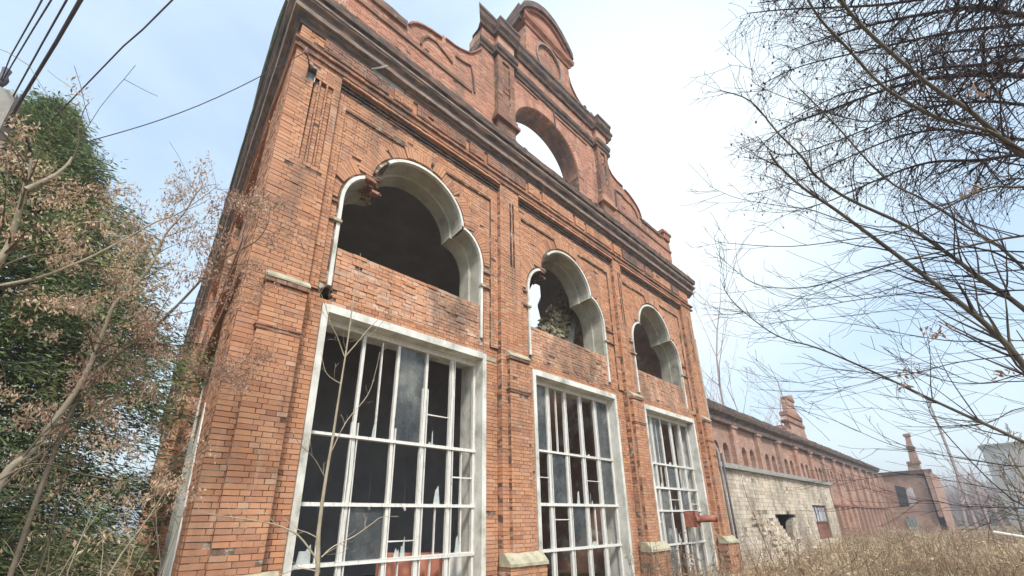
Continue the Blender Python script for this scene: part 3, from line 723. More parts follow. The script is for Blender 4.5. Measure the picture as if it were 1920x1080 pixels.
for k in range(160):
    x = R.uniform(.1, 2.35)*A
    if .40*A < x < 2.0*A: continue
    s_ = R.uniform(.03, .08); mb.box((x-s_, -R.uniform(.05, .3), 1.785*A), (x+s_, .05, 1.785*A+s_*R.uniform(.3, 1.0)), fr=FA, jit=.012, r=R.random())
mb.build('rubble', M_dark, hall, kind='stuff')
# moss, soil and loose bricks along the cornice top
mb = MB()
for k in range(420):
    u = R.uniform(U0, U1); s_ = R.uniform(.02, .07); v = R.uniform(0, .36)
    mb.box((u-s_, v-s_, CORN), (u+s_, v+s_, CORN+s_*R.uniform(.2, .9)), fr=FR, jit=.01, r=R.random())
mb.build('rubble', M_dark, hall, kind='stuff')

# left side wall ------------------------------------------------------------
SL = 44.0
side_bays = [(1.62+i*4.4, 1.62+i*4.4+3.75) for i in range(9)]
loops = [rect(.03, SL, -2.4, CORN-.02)]
for (a, b) in side_bays:
    c = (a+b)/2; loops.append(rect(c-1.45, c+1.45, WB, WT+.06)); loops.append(trefoil(c, AB, .93, inset=-.03))
mb = MB(); prism(mb, loops, -.65, -.012, FS); mb.build('wall_core', M_core, hall)
stuff_s = MB()
for i, (a, b) in enumerate(side_bays[:3]):
    c = (a+b)/2; lw0, lw1 = c-1.5, c+1.5; tr = trefoil(c, arch_low, .93)
    h2 = [(c-1.49, WT+.14)]+[(p[0]+(-.09 if p[0] < c else .09), p[1]+.05) for p in tr[1:-1]]+[(c+1.49, WT+.14)]
    lay([rect(a, b, WT+.14, 1.268*K), h2], 0, FS, stuff_s, track=i == 0)
    lay([[(a, -2.4), (lw0, -2.4), (lw0, WT+.14), (lw1, WT+.14), (lw1, -2.4), (b, -2.4), (b, WT+.14)][0:7]], 0, FS, stuff_s, track=i == 0)
    lay([rect(c-1.38, c+1.38, WT+.14, AB)], -.01, FS, stuff_s, track=False, rough=.01)
    for (za, zb, vv) in ((1.268, 1.277, .07), (1.277, 1.286, .10), (1.286, 1.298, .17)): brick_run(stuff_s, a, b, za*K, zb*K, -.03, vv, FS)
spier = [(0.0, 1.62)]+[(b, b+.65) for a, b in side_bays]
for i, (a, b) in enumerate(spier):
    a_ = a+.002 if i else -PIL
    prism(mort, [rect((a_ if i else 0)+.006, b-.006, -2.4, frieze_z)], -.02, PIL-.004, FS)
    if i < 4: lay([rect(a_ if i else 0.0, b, -2.4, frieze_z)], PIL, FS, stuff_s, thick=.13, track=i == 0)
    if i < 7:
        if i == 0: continue
        sa, sb = (a+.08, b-.08)
        lay([rect(sa, sb, -.55, PZ0-.14)], .23, FS, stuff_s, thick=.12, track=i == 0)
        prism(mort, [rect(sa+.006, sb-.006, -.55, PZ0-.14)], .1, .228, FS)
        m2 = MB(); mould(m2, [(.1, PZ0-.07), (.28, PZ0-.07), (.28, PZ0-.04), (.15, PZ0+.08), (.1, PZ0+.08)], sa-.02, sb+.02, FS, seg=3, rough=.004); m2.build('pilaster_cap', M_ledge, hall)
        brick_run(stuff_s, sa-.02, sb+.02, PZ0-.139, PZ0-.071, .1, .27, FS)
        brick_run(stuff_s, sa-.03, sb+.03, .425*K, .425*K+.03, .12, .262, FS)
        lay([rect(sa-.16, sb+.16, -2.4, -.72)], .36, FS, stuff_s, thick=.3, track=i == 0)
        m2 = MB(); mould(m2, [(.1, -.72), (.40, -.72), (.40, -.67), (.23, -.50), (.1, -.50)], sa-.18, sb+.18, FS, seg=4, rough=.005); m2.build('plinth_cap', M_ledge, hall)
lay([rect(0.0, 14, frieze_z, 1.40*K)], PIL, FS, stuff_s, thick=.13, track=False)
prism(mort, [rect(.01, SL, frieze_z, 1.42*K)], -.02, PIL-.004, FS)
for (za, zb, vv) in ((1.303, 1.313, .185), (1.329, 1.340, .20)): mould(stuff_s, [(.1, za*K), (vv, za*K), (vv, zb*K), (.1, zb*K)], 0, SL, FS, 1, 0, seg=60, rough=.004)
for (zz, vv) in ((.56, .26), (.80, .19), (.862, .19)): mould(stuff_s, [(.0, zz*K), (vv-.06, zz*K), (vv-.05, zz*K+.06), (.0, zz*K+.07)], .02, SL, FS, 0, 0, seg=60, rough=.004)
stuff_s.build('side_brickwork', M_brick, hall, kind='stuff') if False else None
cornice(FS, 0.0, SL, 1, 0, seg=90)
mb = MB(); mould(mb, [(-1.0, CORN+.03), (.44, CORN+.02), (.46, CORN+.05), (.44, CORN+.09), (-1.0, CORN+.4)], .2, SL-1.5, FS, 0, 0, seg=110, rough=.02); mb.build('roof_edge', M_roof, hall)
mb = MB(); x_ = SL-2.0; mb.tube([FS(x_, .40, CORN+.02), FS(x_+.2, .75, CORN-.05), FS(x_+.2, .85, CORN-.2)], .05, 6); mb.build('gutter_spout', M_roof, hall)
for i, (a, b) in enumerate(side_bays[:6]):
    c = (a+b)/2; w = MB()
    for (q0, q1, q2, q3) in ((c-1.5, c-1.4, WB-.1, WT+.13), (c+1.4, c+1.5, WB-.1, WT+.13)): w.box((q0, -.65, q2), (q1, .035, q3), fr=FS)
    w.box((c-1.4, -.65, WT+.002), (c+1.4, .045, WT+.13), fr=FS); w.build('window', M_white, hall)
    tr = trefoil(c, arch_low, .93); w = MB(); band(w, tr, offset_out(tr, .07), -.4, .03, FS); w.build('arch_trim', M_white, hall)
    w = MB(); w.box((c-1.4, -.44, .1), (c+1.4, -.38, .2), fr=FS); w.box((c-1.4, -.44, 1.5), (c+1.4, -.38, 1.6), fr=FS)
    for q in (-.7, 0, .7): w.box((c+q-.04, -.45, WB), (c+q+.04, -.37, WT), fr=FS)
    w.build('window_frame', M_timber, hall)

mb = MB(); prism(mb, [[(.30, -2.2), (1.60, -2.2), (1.58, .2), (1.50, 1.1), (1.20, 1.75), (1.02, 1.3), (.72, .5), (.50, -.3), (.34, -1.2)]], PIL+.002, PIL+.022, FS); mb.build('plaster_patch', M_white, hall)
# interior, roof ----------------------------------------------------------
mb = MB(); ZI = 9.0
mb.box((.9, 18.2, 0), (14.5, 18.5, 10.9)); mb.build('inner_cross_wall', M_inner, hall)
mb = MB(); mb.box((14.15, 6.8, -.2), (14.6, 50, 11.2)); mb.build('side_wall', M_innerb, hall)
mb = MB(); mb.box((1.0, 49.7, -.2), (14.5, 50, 11.2)); mb.build('rear_wall', M_core, hall)
hx = [at(*p, z=ZI+2.0) for p in ((1000, 530), (1012, 536), (1014, 560), (1008, 575), (1014, 600), (1017, 622), (1008, 618), (1003, 650), (994, 640), (992, 545))]
holeA = [(p.x, p.y) for p in hx]
hx = [at(*p, z=ZI+2.0) for p in ((1056, 537), (1064, 540), (1071, 552), (1066, 555), (1060, 546))]
holeB = [(p.x, p.y) for p in hx]
def FH(u, v, z): return (u, z, 2+ZI+v)
mb = MB(); holeC = [(12.5, 6.95), (14.1, 6.9), (14.1, 8.8), (14.0, 13.2), (13.0, 13.4), (12.9, 10.6), (12.5, 8.8)]; prism(mb, [rect(.7, 14.7, 6.75, 50), holeA, holeB, holeC], 0, .12, FH); mb.build('roof', M_inner, hall)  # holeC: unseen roof gap, shaped to let daylight onto the right inner wall
mb = MB()
for y in (17.6, 21.6, 25.6, 30, 36, 42): mb.box((1.0, y, 10.6), (14.2, y+.2, 10.9))
mb.build('roof_beam', M_inner, hall, kind='stuff')
# leaning post, broken masonry behind the middle arch
p0_, p1_ = at(1068, 645, y=7.2), at(1083, 575, y=7.2); mb = MB(); mb.tube([p0_+(p0_-p1_)*.4, p0_, p1_, p1_+(p1_-p0_)*.25], [.12, .115, .11, .10], 8); mb.build('leaning_post', M_concrete, hall)
mb = MB()
for k in range(800):
    t = R.random(); px = 1020+t*52+R.gauss(0, 9); py = 650-R.random()**1.3*(30+75*(t))
    p = at(px, py, y=7.5+R.uniform(-.3, .3)); s_ = R.uniform(.015, .065)
    mb.box((p.x-s_, p.y-s_, p.z-s_*.7), (p.x+s_, p.y+s_, p.z+s_*.7), jit=.04, r=R.random())
mb.build('rubble', M_ledge, hall, kind='stuff')
q = [at(1050, 660, y=7.8), at(1112, 690, y=7.8), at(1116, 600, y=7.8), at(1108, 585, y=7.8), at(1098, 578, y=7.8), at(1085, 560, y=7.8), at(1074, 578, y=7.8), at(1062, 596, y=7.8), at(1056, 620, y=7.8)]
mb = MB(); prism(mb, [[(p.x, p.z-2) for p in q]], 0, .35, lambda u, v, z: (u, 7.9+v, z+2)); mb.build('inner_wall_stub', M_innerb, hall)
# wall seen through the right arch
mb = MB(); mb.box((12.9, 9.4, 4.2), (14.14, 9.7, 9.7)); mb.build('inner_wall_stub', M_innerb, hall)
mb = MB(); mb.box((.7, 6.76, -.3), (14.8, 50, -.1)); mb.build('floor', M_inner, hall)

mort.build('pilaster_core', M_mortar, hall)
parts_of = {id(stuff_b): (hall, M_brick, 235), id(stuff_i): (hall, M_infill, 0), id(stuff_s): (hall, M_brick, 0)}
# the infill bricks share the 300 by size
parts_of[id(stuff_i)] = (hall, M_infill, 290)

# ------------------------------------------------------------------ things in the hall's windows
def sheet(name, px0, px1, pyt, pyb, y, m, label, cat, wav=.06, n=14):
    a, b = at(px0, pyt, y=y), at(px1, pyt, y=y); zb = at((px0+px1)/2, pyb, y=y).z
    mb = MB(); vs_ = []
    for i in range(n+1):
        t = i/n; x = a.x+(b.x-a.x)*t; zt = a.z+(b.z-a.z)*t
        for j in range(4):
            s_ = j/3; off = wav*math.sin(i*1.9+j*.5)+R.uniform(-.01, .01)
            vs_.append((x+R.uniform(-.01, .01), y+off, zt+(zb-zt)*s_))
    nv = len(vs_); vs_ += [(p[0], p[1]+.012, p[2]) for p in vs_]
    fs = []
    for i in range(n):
        for j in range(3):
            q = (i*4+j, i*4+j+1, (i+1)*4+j+1, (i+1)*4+j); fs.append(q); fs.append(tuple(k+nv for k in q[::-1]))
    mb.add(vs_, fs); o = mb.build(name, m, smooth=True); tag(o, label, cat); return o
sheet('curtain', 708, 835, 1036, 1150, 6.62, M_cloth, 'faded red rippled sheet hanging in the lower left window of the hall', 'curtain')
sheet('curtain', 842, 900, 1045, 1160, 6.62, M_pale, 'torn pale sheet hanging right of the faded red one in the left window', 'curtain', .04)
sheet('curtain', 1252, 1268, 990, 1075, 6.6, M_pale, 'narrow pale rag behind the bars of the right lower window', 'curtain', .03, 6)
for (px, py, s_) in ((690, 945, 'left'), (757, 947, 'right')):
    p = at(px, py, y=6.75); mb = MB(); mb.tube([p+Vector((0, 0, .5)), p+Vector((.01, 0, .25)), p], .004, 4); mb.build('cord', M_wire) if False else None
    e = empty('hanging_lamp_holder', p, 'small white lamp holder on a cord, the %s one of two inside the left window' % s_, 'lamp', 'lamp holders inside the left window')
    mb.build('cord', M_wire, e); m2 = MB(); m2.tube([p, p+Vector((.015, 0, -.05)), p+Vector((.03, 0, -.09))], [.018, .026, .022], 8); m2.build('holder', M_white, e)
# red duct
e = empty('vent_duct', at(1305, 972, y=6.05), 'rusty red elbow duct poking out of the right lower window', 'pipe')
p = at(1304, 972, y=5.98); mb = MB(); mb.box((p.x-.15, 5.92, p.z-.24), (p.x+.10, 6.36, p.z+.22), jit=.012); mb.build('duct_box', M_rust, e)
mb = MB()
for q in range(8): mb.box((p.x-.16, 5.905, p.z-.22+q*.06), (p.x-.13, 5.925, p.z-.20+q*.06)); mb.box((p.x+.08, 5.905, p.z-.22+q*.06), (p.x+.11, 5.925, p.z-.20+q*.06))
mb.build('rivets', M_wire, e, kind='stuff')
mb = MB(); a = Vector((p.x, 5.9, p.z-.02)); d = Vector((.80, -.62, .02)).normalized(); mb.tube([a-d*.1, a+d*.02, a+d*.25, a+d*.55], [.105, .10, .10, .103], 16, cap=False); mb.tube([a+d*.52, a+d*.56], .115, 16, cap=False); mb.tube([a+d*.02, a+d*.06], .118, 16, cap=False); mb.tube([a+d*.55, a+d*.1], .092, 16, cap=False); mb.build('duct_pipe', M_rust, e, smooth=True)
# insulator bracket on the hall's corner, with the service wire
e = empty('wire_bracket', (.72, 5.88, 9.5), 'small iron bracket with insulator in the niche at the top left of the facade', 'bracket')
mb = MB(); mb.tube([(.74, 5.95, 9.50), (.66, 5.72, 9.46), (.60, 5.66, 9.50)], .014, 6); mb.build('arm', M_wire, e)
mb = MB(); mb.tube([(.60, 5.66, 9.46), (.60, 5.66, 9.50), (.60, 5.66, 9.53), (.60, 5.66, 9.58)], [.03, .045, .03, .035], 10); mb.build('insulator', M_ceramic, e)
# drainpipe and cable bundle on the right corner
mb = MB(); mb.tube([(14.93, 5.86, 0), (14.93, 5.86, 4.2), (14.90, 5.95, 4.6), (14.90, 5.95, 8.6)], .045, 8); o = mb.build('downpipe', M_concrete, smooth=True); tag(o, 'thin grey downpipe on the right corner of the hall beside the pale annex', 'pipe')
mb = MB(); mb.tube([(15.16, 5.84, 0), (15.14, 5.83, 2.2), (15.10, 5.82, 4.2)], .035, 6); o = mb.build('cable_conduit', M_wire, smooth=True); tag(o, 'dark conduit running up the pale annex beside the downpipe', 'pipe')

# ------------------------------------------------------------------ pale annex
annex = empty('pale_annex', (22, 6.1, 0), 'low pale yellow brick annex with a collapsed hole and boarded window', 'building')
YA = 6.0
def FX(u, v, z): return (u, YA-v, z+EYE)
hole2 = [at(*p, y=YA) for p in ((1452, 966), (1461, 961), (1480, 961), (1493, 968), (1486, 975), (1485, 985), (1487, 1000), (1489, 1015), (1478, 1006), (1471, 992), (1462, 983), (1458, 974))]
hole2 = [(p.x, p.z-EYE) for p in hole2]
w_a, w_b = 25.75, 28.35
wl = [(w_a, -1.08), (w_b, -1.08), (w_b, .62), (w_a, .62)]
AT = 1.75
body = [(14.82, -2.6), (30.25, -2.6), (30.25, AT), (14.82, AT)]
mb = MB(); prism(mb, [body, wl, hole2], -.25, -.012, FX); mb.build('wall', M_ymortar, annex)
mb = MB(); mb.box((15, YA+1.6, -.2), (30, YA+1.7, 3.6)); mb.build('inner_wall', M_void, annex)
stuff_y = MB()
lay([body, wl, hole2], 0, FX, stuff_y, thick=.08, course=.150, lb=.27, headers=False, rough=.006, drop=.012, proud=.010, jitter=.004, voids=[(p_x, p_x+.5, p_z, p_z+.15) for p_x, p_z in ((18.6, .1), (20.2, -.35), (20.5, -.5), (21.5, -.95), (19.0, -.2), (22.0, -1.1), (18.0, .15))])
parts_of[id(stuff_y)] = (annex, M_yellow, 280)
mb = MB(); mb.box((30.24-.4, YA+.05, -.5), (30.24, 8.1, AT+1.98)); mb.build('end_wall', M_yellow, annex)
mb = MB(); mb.box((14.9, YA-.15, AT+EYE), (30.45, 8.05, AT+EYE+.16), jit=.02); mb.build('roof', M_concrete, annex)
wi = MB(); wi.box((w_a, YA+.06, .92), (w_a+.07, YA+.2, 2.62)); wi.box((w_b-.07, YA+.06, .92), (w_b, YA+.2, 2.62)); wi.box((w_a+.07, YA+.06, 2.55), (w_b-.07, YA+.2, 2.62)); wi.box((w_a+.07, YA+.05, 1.74), (w_b-.07, YA+.2, 1.80))
wo = wi.build('window', M_board, annex)
m2 = MB(); n = 24
for i in range(n):
    x = w_a+.08+(w_b-w_a-.16)*i/n; m2.box((x, YA+.13+.05*math.sin(i*1.3), 1.81), (x+(w_b-w_a-.16)/n+.01, YA+.15+.05*math.sin(i*1.3), 2.54))
m2.build('curtain', M_curtain, wo)
m2 = MB(); m2.box((w_a+.08, YA+.10, .93), (w_b-.08, YA+.13, 1.735)); m2.build('board', M_board, wo)
mb = MB()
for k in range(170):
    t = R.random(); x = 17.6+t*3.6+R.gauss(0, .25); z = 2.0+.15-t*1.5+R.gauss(0, .15)-R.random()*.35; s_ = R.uniform(.04, .13)
    if R.random() < .6: mb.box((x-s_*1.6, YA-.06-R.random()*.05, z-.05), (x+s_*1.6, YA+.05, z+.05), jit=.02, r=R.random())
for k in range(160):
    x = R.uniform(17.5, 24); s_ = R.uniform(.05, .16); mb.box((x-s_, YA-.2-R.random()*.9, -.05), (x+s_, YA-.1-R.random()*.5, R.uniform(.05, .35)), jit=.05, r=R.random())
mb.build('fallen_brick', M_yellow, annex, kind='stuff')

# ------------------------------------------------------------------ long wing behind the annex
YW = 8.1
wing = empty('long_wing', (40, YW, 0), 'long low brick wing with arched twin windows behind the pale annex', 'building')
def FWg(u, v, z): return (u, YW-v, z+EYE)
WC = 5.45
wo_ = []
for i in range(14):
    for d in (0, 1.15):
        c = 17.0+i*3.55+d; wo_.append([(c-.33, 2.5)]+[(c-.33*math.cos(t), 3.35+.33*math.sin(t)) for t in np.linspace(0, math.pi, 9)]+[(c+.33, 2.5)])
lowo = []
for i in range(17):
    c = 32.4+i*2.0; lowo.append([(c-.5, -1.7), (c-.5, .45)]+[(c-.5*math.cos(t), .45+.28*math.sin(t)) for t in np.linspace(0, math.pi, 7)[1:-1]]+[(c+.5, .45), (c+.5, -1.7)])
mb = MB(); prism(mb, [rect(14.85, 66, -2.6, WC)]+wo_+lowo, -.4, 0, FWg); mb.build('wall', M_pink, wing)
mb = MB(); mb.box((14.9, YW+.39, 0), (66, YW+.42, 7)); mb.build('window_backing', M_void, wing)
mb = MB(); mb.box((31.6, YW+.15, .3), (66, YW+.2, 2.7)); mb.build('boarding', M_curtain, wing)
for i in range(18):
    mb = MB(); c = 31.4+i*2.0; mb.box((c-.2, -.01, -2.5), (c+.2, .22, .75), fr=FWg); mb.box((c-.26, -.01, .751), (c+.26, .28, .86), fr=FWg); mb.build('pilaster', M_pink, wing)
for i in range(15):
    mb = MB(); c = 15.6+i*3.55; mb.box((c-.3, -.01, 1.0), (c+.3, .20, 4.5), fr=FWg); mb.box((c-.36, -.01, 4.501), (c+.36, .27, 4.62), fr=FWg); mb.build('pilaster', M_pink, wing)
mb = MB(); mould(mb, [(0, 4.63), (.24, 4.63), (.26, 4.8), (.18, 4.85), (.18, 5.0), (.38, 5.1), (.44, 5.25), (.46, WC), (0, WC+.05)], 14.9, 66, FWg, 0, 0, seg=80, rough=.02); mb.build('cornice', M_cornice, wing)
mb = MB(); mould(mb, [(0, .87), (.12, .87), (.14, 1.0), (0, 1.02)], 31, 66, FWg, 0, 0, seg=40, rough=.01); mb.build('string_course', M_corniceR, wing)
mb = MB(); mb.add([(14.9, YW+.1, WC+2), (66, YW+.1, WC+2), (66, YW+8, WC+2.9), (14.9, YW+8, WC+2.9)], [(0, 1, 2, 3)]); mb.add([(14.9, YW+.1, WC+1.9), (66, YW+.1, WC+1.9), (66, YW+8, WC+2.8), (14.9, YW+8, WC+2.8)], [(0, 1, 2, 3)]); mb.build('roof', M_roof, wing)
# stepped pinnacle gable on the wing
def silhouette(name, par, pts, y, thick, m, cap_m, caps):
    w = [at(*p, y=y) for p in pts]; mb = MB(); prism(mb, [[(p.x, p.z-EYE) for p in w]], -thick, 0, lambda u, v, z: (u, y-v, z+EYE)); o = mb.build(name, m, par)
    for (pa, pb, h, e) in caps:
        a, b = at(*pa, y=y), at(*pb, y=y); zz = (a.z+b.z)/2; q = MB(); q.box((a.x-e, y-e*.6-.02, zz-h/2), (b.x+e, y+thick+e*.6, zz+h/2), jit=.01); q.build('moulding', cap_m, par)
    return o
silhouette('gable', wing, [(1466, 818), (1465, 800), (1467, 797), (1474, 800), (1480, 806), (1484, 805), (1479, 790), (1474, 786), (1475, 776), (1478, 770), (1474, 752), (1476, 742), (1485, 741), (1489, 752), (1488, 757), (1490, 765), (1496, 775), (1502, 784), (1505, 793), (1508, 803), (1510, 812), (1514, 822), (1520, 832), (1512, 840), (1480, 832)], YW, .35, M_pink, M_dark,
    [((1475, 748), (1487, 750), .22, .05), ((1475, 778), (1500, 784), .3, .12), ((1478, 792), (1505, 797), .2, .12), ((1466, 800), (1473, 802), .2, .05)])

# ------------------------------------------------------------------ far hall jutting forward
far = empty('far_hall', (66, 6, 0), 'far brick hall with pinnacled gable at the end of the long wing', 'building')
XF = 66.0
def FF(u, v, z): return (XF-v, u, z+EYE)
oA = [at(*p, x=XF) for p in ((1688, 951), (1677, 910), (1697, 914), (1706, 950))]
oB = [at(*p, x=XF) for p in ((1706, 948), (1698, 925), (1699, 917), (1705, 913), (1711, 917), (1716, 930), (1721, 948))]
oC = [at(*p, x=XF) for p in ((1708, 1004), (1698, 975), (1702, 967), (1716, 967), (1728, 1002))]
yz = lambda l: [(p.y, p.z-EYE) for p in l]
mb = MB(); body = [(3.6, -2.6), (8.3, -2.6), (8.3, 4.9), (3.6, 4.9)]; prism(mb, [body, yz(oB), yz(oC)], -.5, 0, FF); mb.build('side_wall', M_pink, far)
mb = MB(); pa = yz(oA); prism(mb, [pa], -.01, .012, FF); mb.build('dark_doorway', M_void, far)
mb = MB(); mould(mb, [(0, 4.5), (.2, 4.5), (.3, 4.75), (.45, 4.9), (0, 4.95)], 3.3, 8.3, FF, 0, 0, seg=8, rough=.02); mb.build('cornice', M_dark, far)
mb = MB(); mb.box((XF, 3.6, -.5), (XF+16, 4.1, 6.9)); mb.build('front_wall', M_pink, far)
mb = MB()
for t in (.1, .4, .7, .95):
    a = oC[0].lerp(oC[4], t); b = oC[1].lerp(oC[3], t); mb.tube([a+Vector((-.1, 0, -.3)), b+Vector((-.1, 0, 0))], .05, 5)
mb.build('door_bars', M_green, far)
mb = MB(); p = [at(*q_, x=XF) for q_ in ((1741, 896), (1738, 885), (1726, 878), (1723, 866), (1719, 852), (1716, 845), (1712, 838), (1708, 828), (1703, 813), (1696, 814), (1697, 822), (1700, 838), (1703, 850), (1706, 866), (1701, 870), (1703, 882), (1725, 893))]
prism(mb, [yz(p)], -.9, 0, FF); mb.build('gable', M_pink, far)
for (a, b) in (((1695, 816), (1704, 815)), ((1701, 840), (1713, 841)), ((1702, 868), (1724, 869))):
    a, b = at(*a, x=XF), at(*b, x=XF); q = MB(); q.box((XF-.15, min(a.y, b.y)-.1, a.z-.14), (XF+1.0, max(a.y, b.y)+.1, a.z+.14)); q.build('moulding', M_dark, far)
mb = MB(); mb.box((XF-.35, 3.62, 1.5+.3), (XF-.01, 3.95, 6.8)); mb.box((XF-.35, 7.6, -.5), (XF-.01, 8.05, 6.8)); mb.build('pilaster', M_pink, far)
# grey block far right
e = empty('grey_block', (120, -8, 0), 'plain grey concrete block far right behind bare trees', 'building')
a, b = at(1862, 900, y=-6, x=None) if False else at(1862, 900, dist=120), at(1990, 890, dist=120)
c = (a+b)/2; mb = MB(); ang = math.atan2(b.y-a.y, b.x-a.x); L = (b-a).length
rot = Matrix.Rotation(ang, 4, 'Z')
def FG(u, v, z): 
    q = rot @ Vector((u, v, 0)); return (a.x+q.x, a.y+q.y, z)
mb.box((0, 0, -1), (L, 14, 14.2), fr=FG); mb.build('wall', M_concrete, e)
mb = MB()
mb.box((-.3, -.3, 14.2), (L+.3, 14.3, 14.6), fr=FG); mb.build('roof', M_roof, e)
e.location = (a.x, a.y, 0)
for o in e.children: o.location = -e.location; o.matrix_parent_inverse = Matrix()
for i in range(4):
    for j in range(4):
        mb = MB(); mb.box((1.5+i*4, -.06, 2+j*3), (3.2+i*4, .02, 3.6+j*3), fr=FG); o = mb.build('window', M_inner, None); o.parent = e; o.location = -e.location

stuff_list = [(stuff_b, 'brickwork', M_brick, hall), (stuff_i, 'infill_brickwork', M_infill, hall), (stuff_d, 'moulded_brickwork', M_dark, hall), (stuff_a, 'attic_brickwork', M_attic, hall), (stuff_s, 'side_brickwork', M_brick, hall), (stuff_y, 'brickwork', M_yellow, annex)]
flush_bricks(parts_of)
for s, nme, m, par in stuff_list: s.build(nme, m, par, kind='stuff')

# ------------------------------------------------------------------ concrete pole and wires
pd = 7.2
ptop = at(8, 178, dist=pd); 
e = empty('utility_pole', (ptop.x, ptop.y, 0), 'square concrete utility pole at the left edge with cables and insulators', 'pole')
mb = MB(); w = .15
vs_ = []
for (z, s_) in ((0, .17), (ptop.z, .10)):
    for dx, dy in ((-1, -1), (1, -1), (1, 1), (-1, 1)): vs_.append((ptop.x+dx*s_, ptop.y+dy*s_, z))
mb.add(vs_, [(0, 1, 5, 4), (1, 2, 6, 5), (2, 3, 7, 6), (3, 0, 4, 7), (4, 5, 6, 7)]); mb.build('post', M_concrete, e)
for k, z in enumerate((ptop.z-.75, ptop.z-1.15)):
    m2 = MB(); m2.tube([(ptop.x-.22, ptop.y-.2, z), (ptop.x+.22, ptop.y-.2, z-.02), (ptop.x+.23, ptop.y+.2, z)], .02, 6); m2.build('strap', M_wire, e)
ip = ptop+Vector((-.05, -.02, .12)); m2 = MB(); m2.tube([ip+Vector((0, 0, -.1)), ip, ip+Vector((0, 0, .05)), ip+Vector((0, 0, .1)), ip+Vector((0, 0, .17))], [.012, .04, .045, .026, .034], 12); m2.build('insulator', M_wire, e, smooth=True)
m2 = MB(); m2.tube([ptop+Vector((.09, .0, -.1)), ptop+Vector((.10, 0, .08))], .012, 5); m2.build('pin', M_wire, e)
def wire(pts, r, label, sag=.0, name='power_cable', group='cables running to the concrete pole'):
    P = [at(px, py, dist=d) for px, py, d in pts]; Q = []
    for i in range(len(P)-1):
        for k in range(6): Q.append(P[i].lerp(P[i+1], k/6))
    Q.append(P[-1]); mb = MB(); mb.tube(Q, r, 6); o = mb.build(name, M_wire, smooth=True); tag(o, label, 'cable', group); return o
wire([(2, 150, 7.2), (20, 105, 6.8), (68, 20, 5.5), (110, -60, 4.0)], .005, 'leftmost thin cable going up from the concrete pole')
wire([(5, 152, 7.2), (22, 122, 6.9), (62, 55, 5.8), (96, 0, 5.0), (140, -75, 4.0)], .005, 'second cable from the left, with a small clamp near the pole')
wire([(24, 182, 7.1), (80, 80, 6.0), (125, 0, 5.0), (170, -80, 4.0)], .006, 'third cable from the left, straight and thin, ending at the pole top')
wire([(-30, 310, 7.4), (0, 255, 7.1), (45, 178, 6.6), (105, 80, 5.6), (152, -2, 4.7), (200, -85, 3.8)], .012, 'thick black cable crossing in front of the concrete pole')
wire([(100, 222, 8.0), (143, 178, 7.6), (170, 150, 7.2), (232, 86, 6.5), (268, 55, 6.1), (323, 0, 5.5), (400, -80, 4.5)], .006, 'slack kinked cable rising out of the evergreen crown')
Q = [at(150, 269, dist=9.0), at(300, 218, dist=8.6), Vector((.60, 5.66, 9.52))]
P = [Q[0].lerp(Q[2], k/12)-Vector((0, 0, .25*math.sin(math.pi*k/12))) for k in range(13)]
mb = MB(); mb.tube(P, .006, 5); o = mb.build('service_wire', M_wire); tag(o, 'single thin wire from the evergreen tree to the top corner of the facade', 'cable')
# loop cables by the pole
mb = MB(); mb.tube([at(-5, 225, dist=7), at(20, 235, dist=6.9), at(45, 250, dist=7.3), at(60, 290, dist=8)], .014, 5); mb.tube([at(-5, 262, dist=7), at(20, 275, dist=7), at(48, 305, dist=7.6)], .014, 5); o = mb.build('cable_loop', M_wire); tag(o, 'black cable loops sagging from the concrete pole into the tree', 'cable')

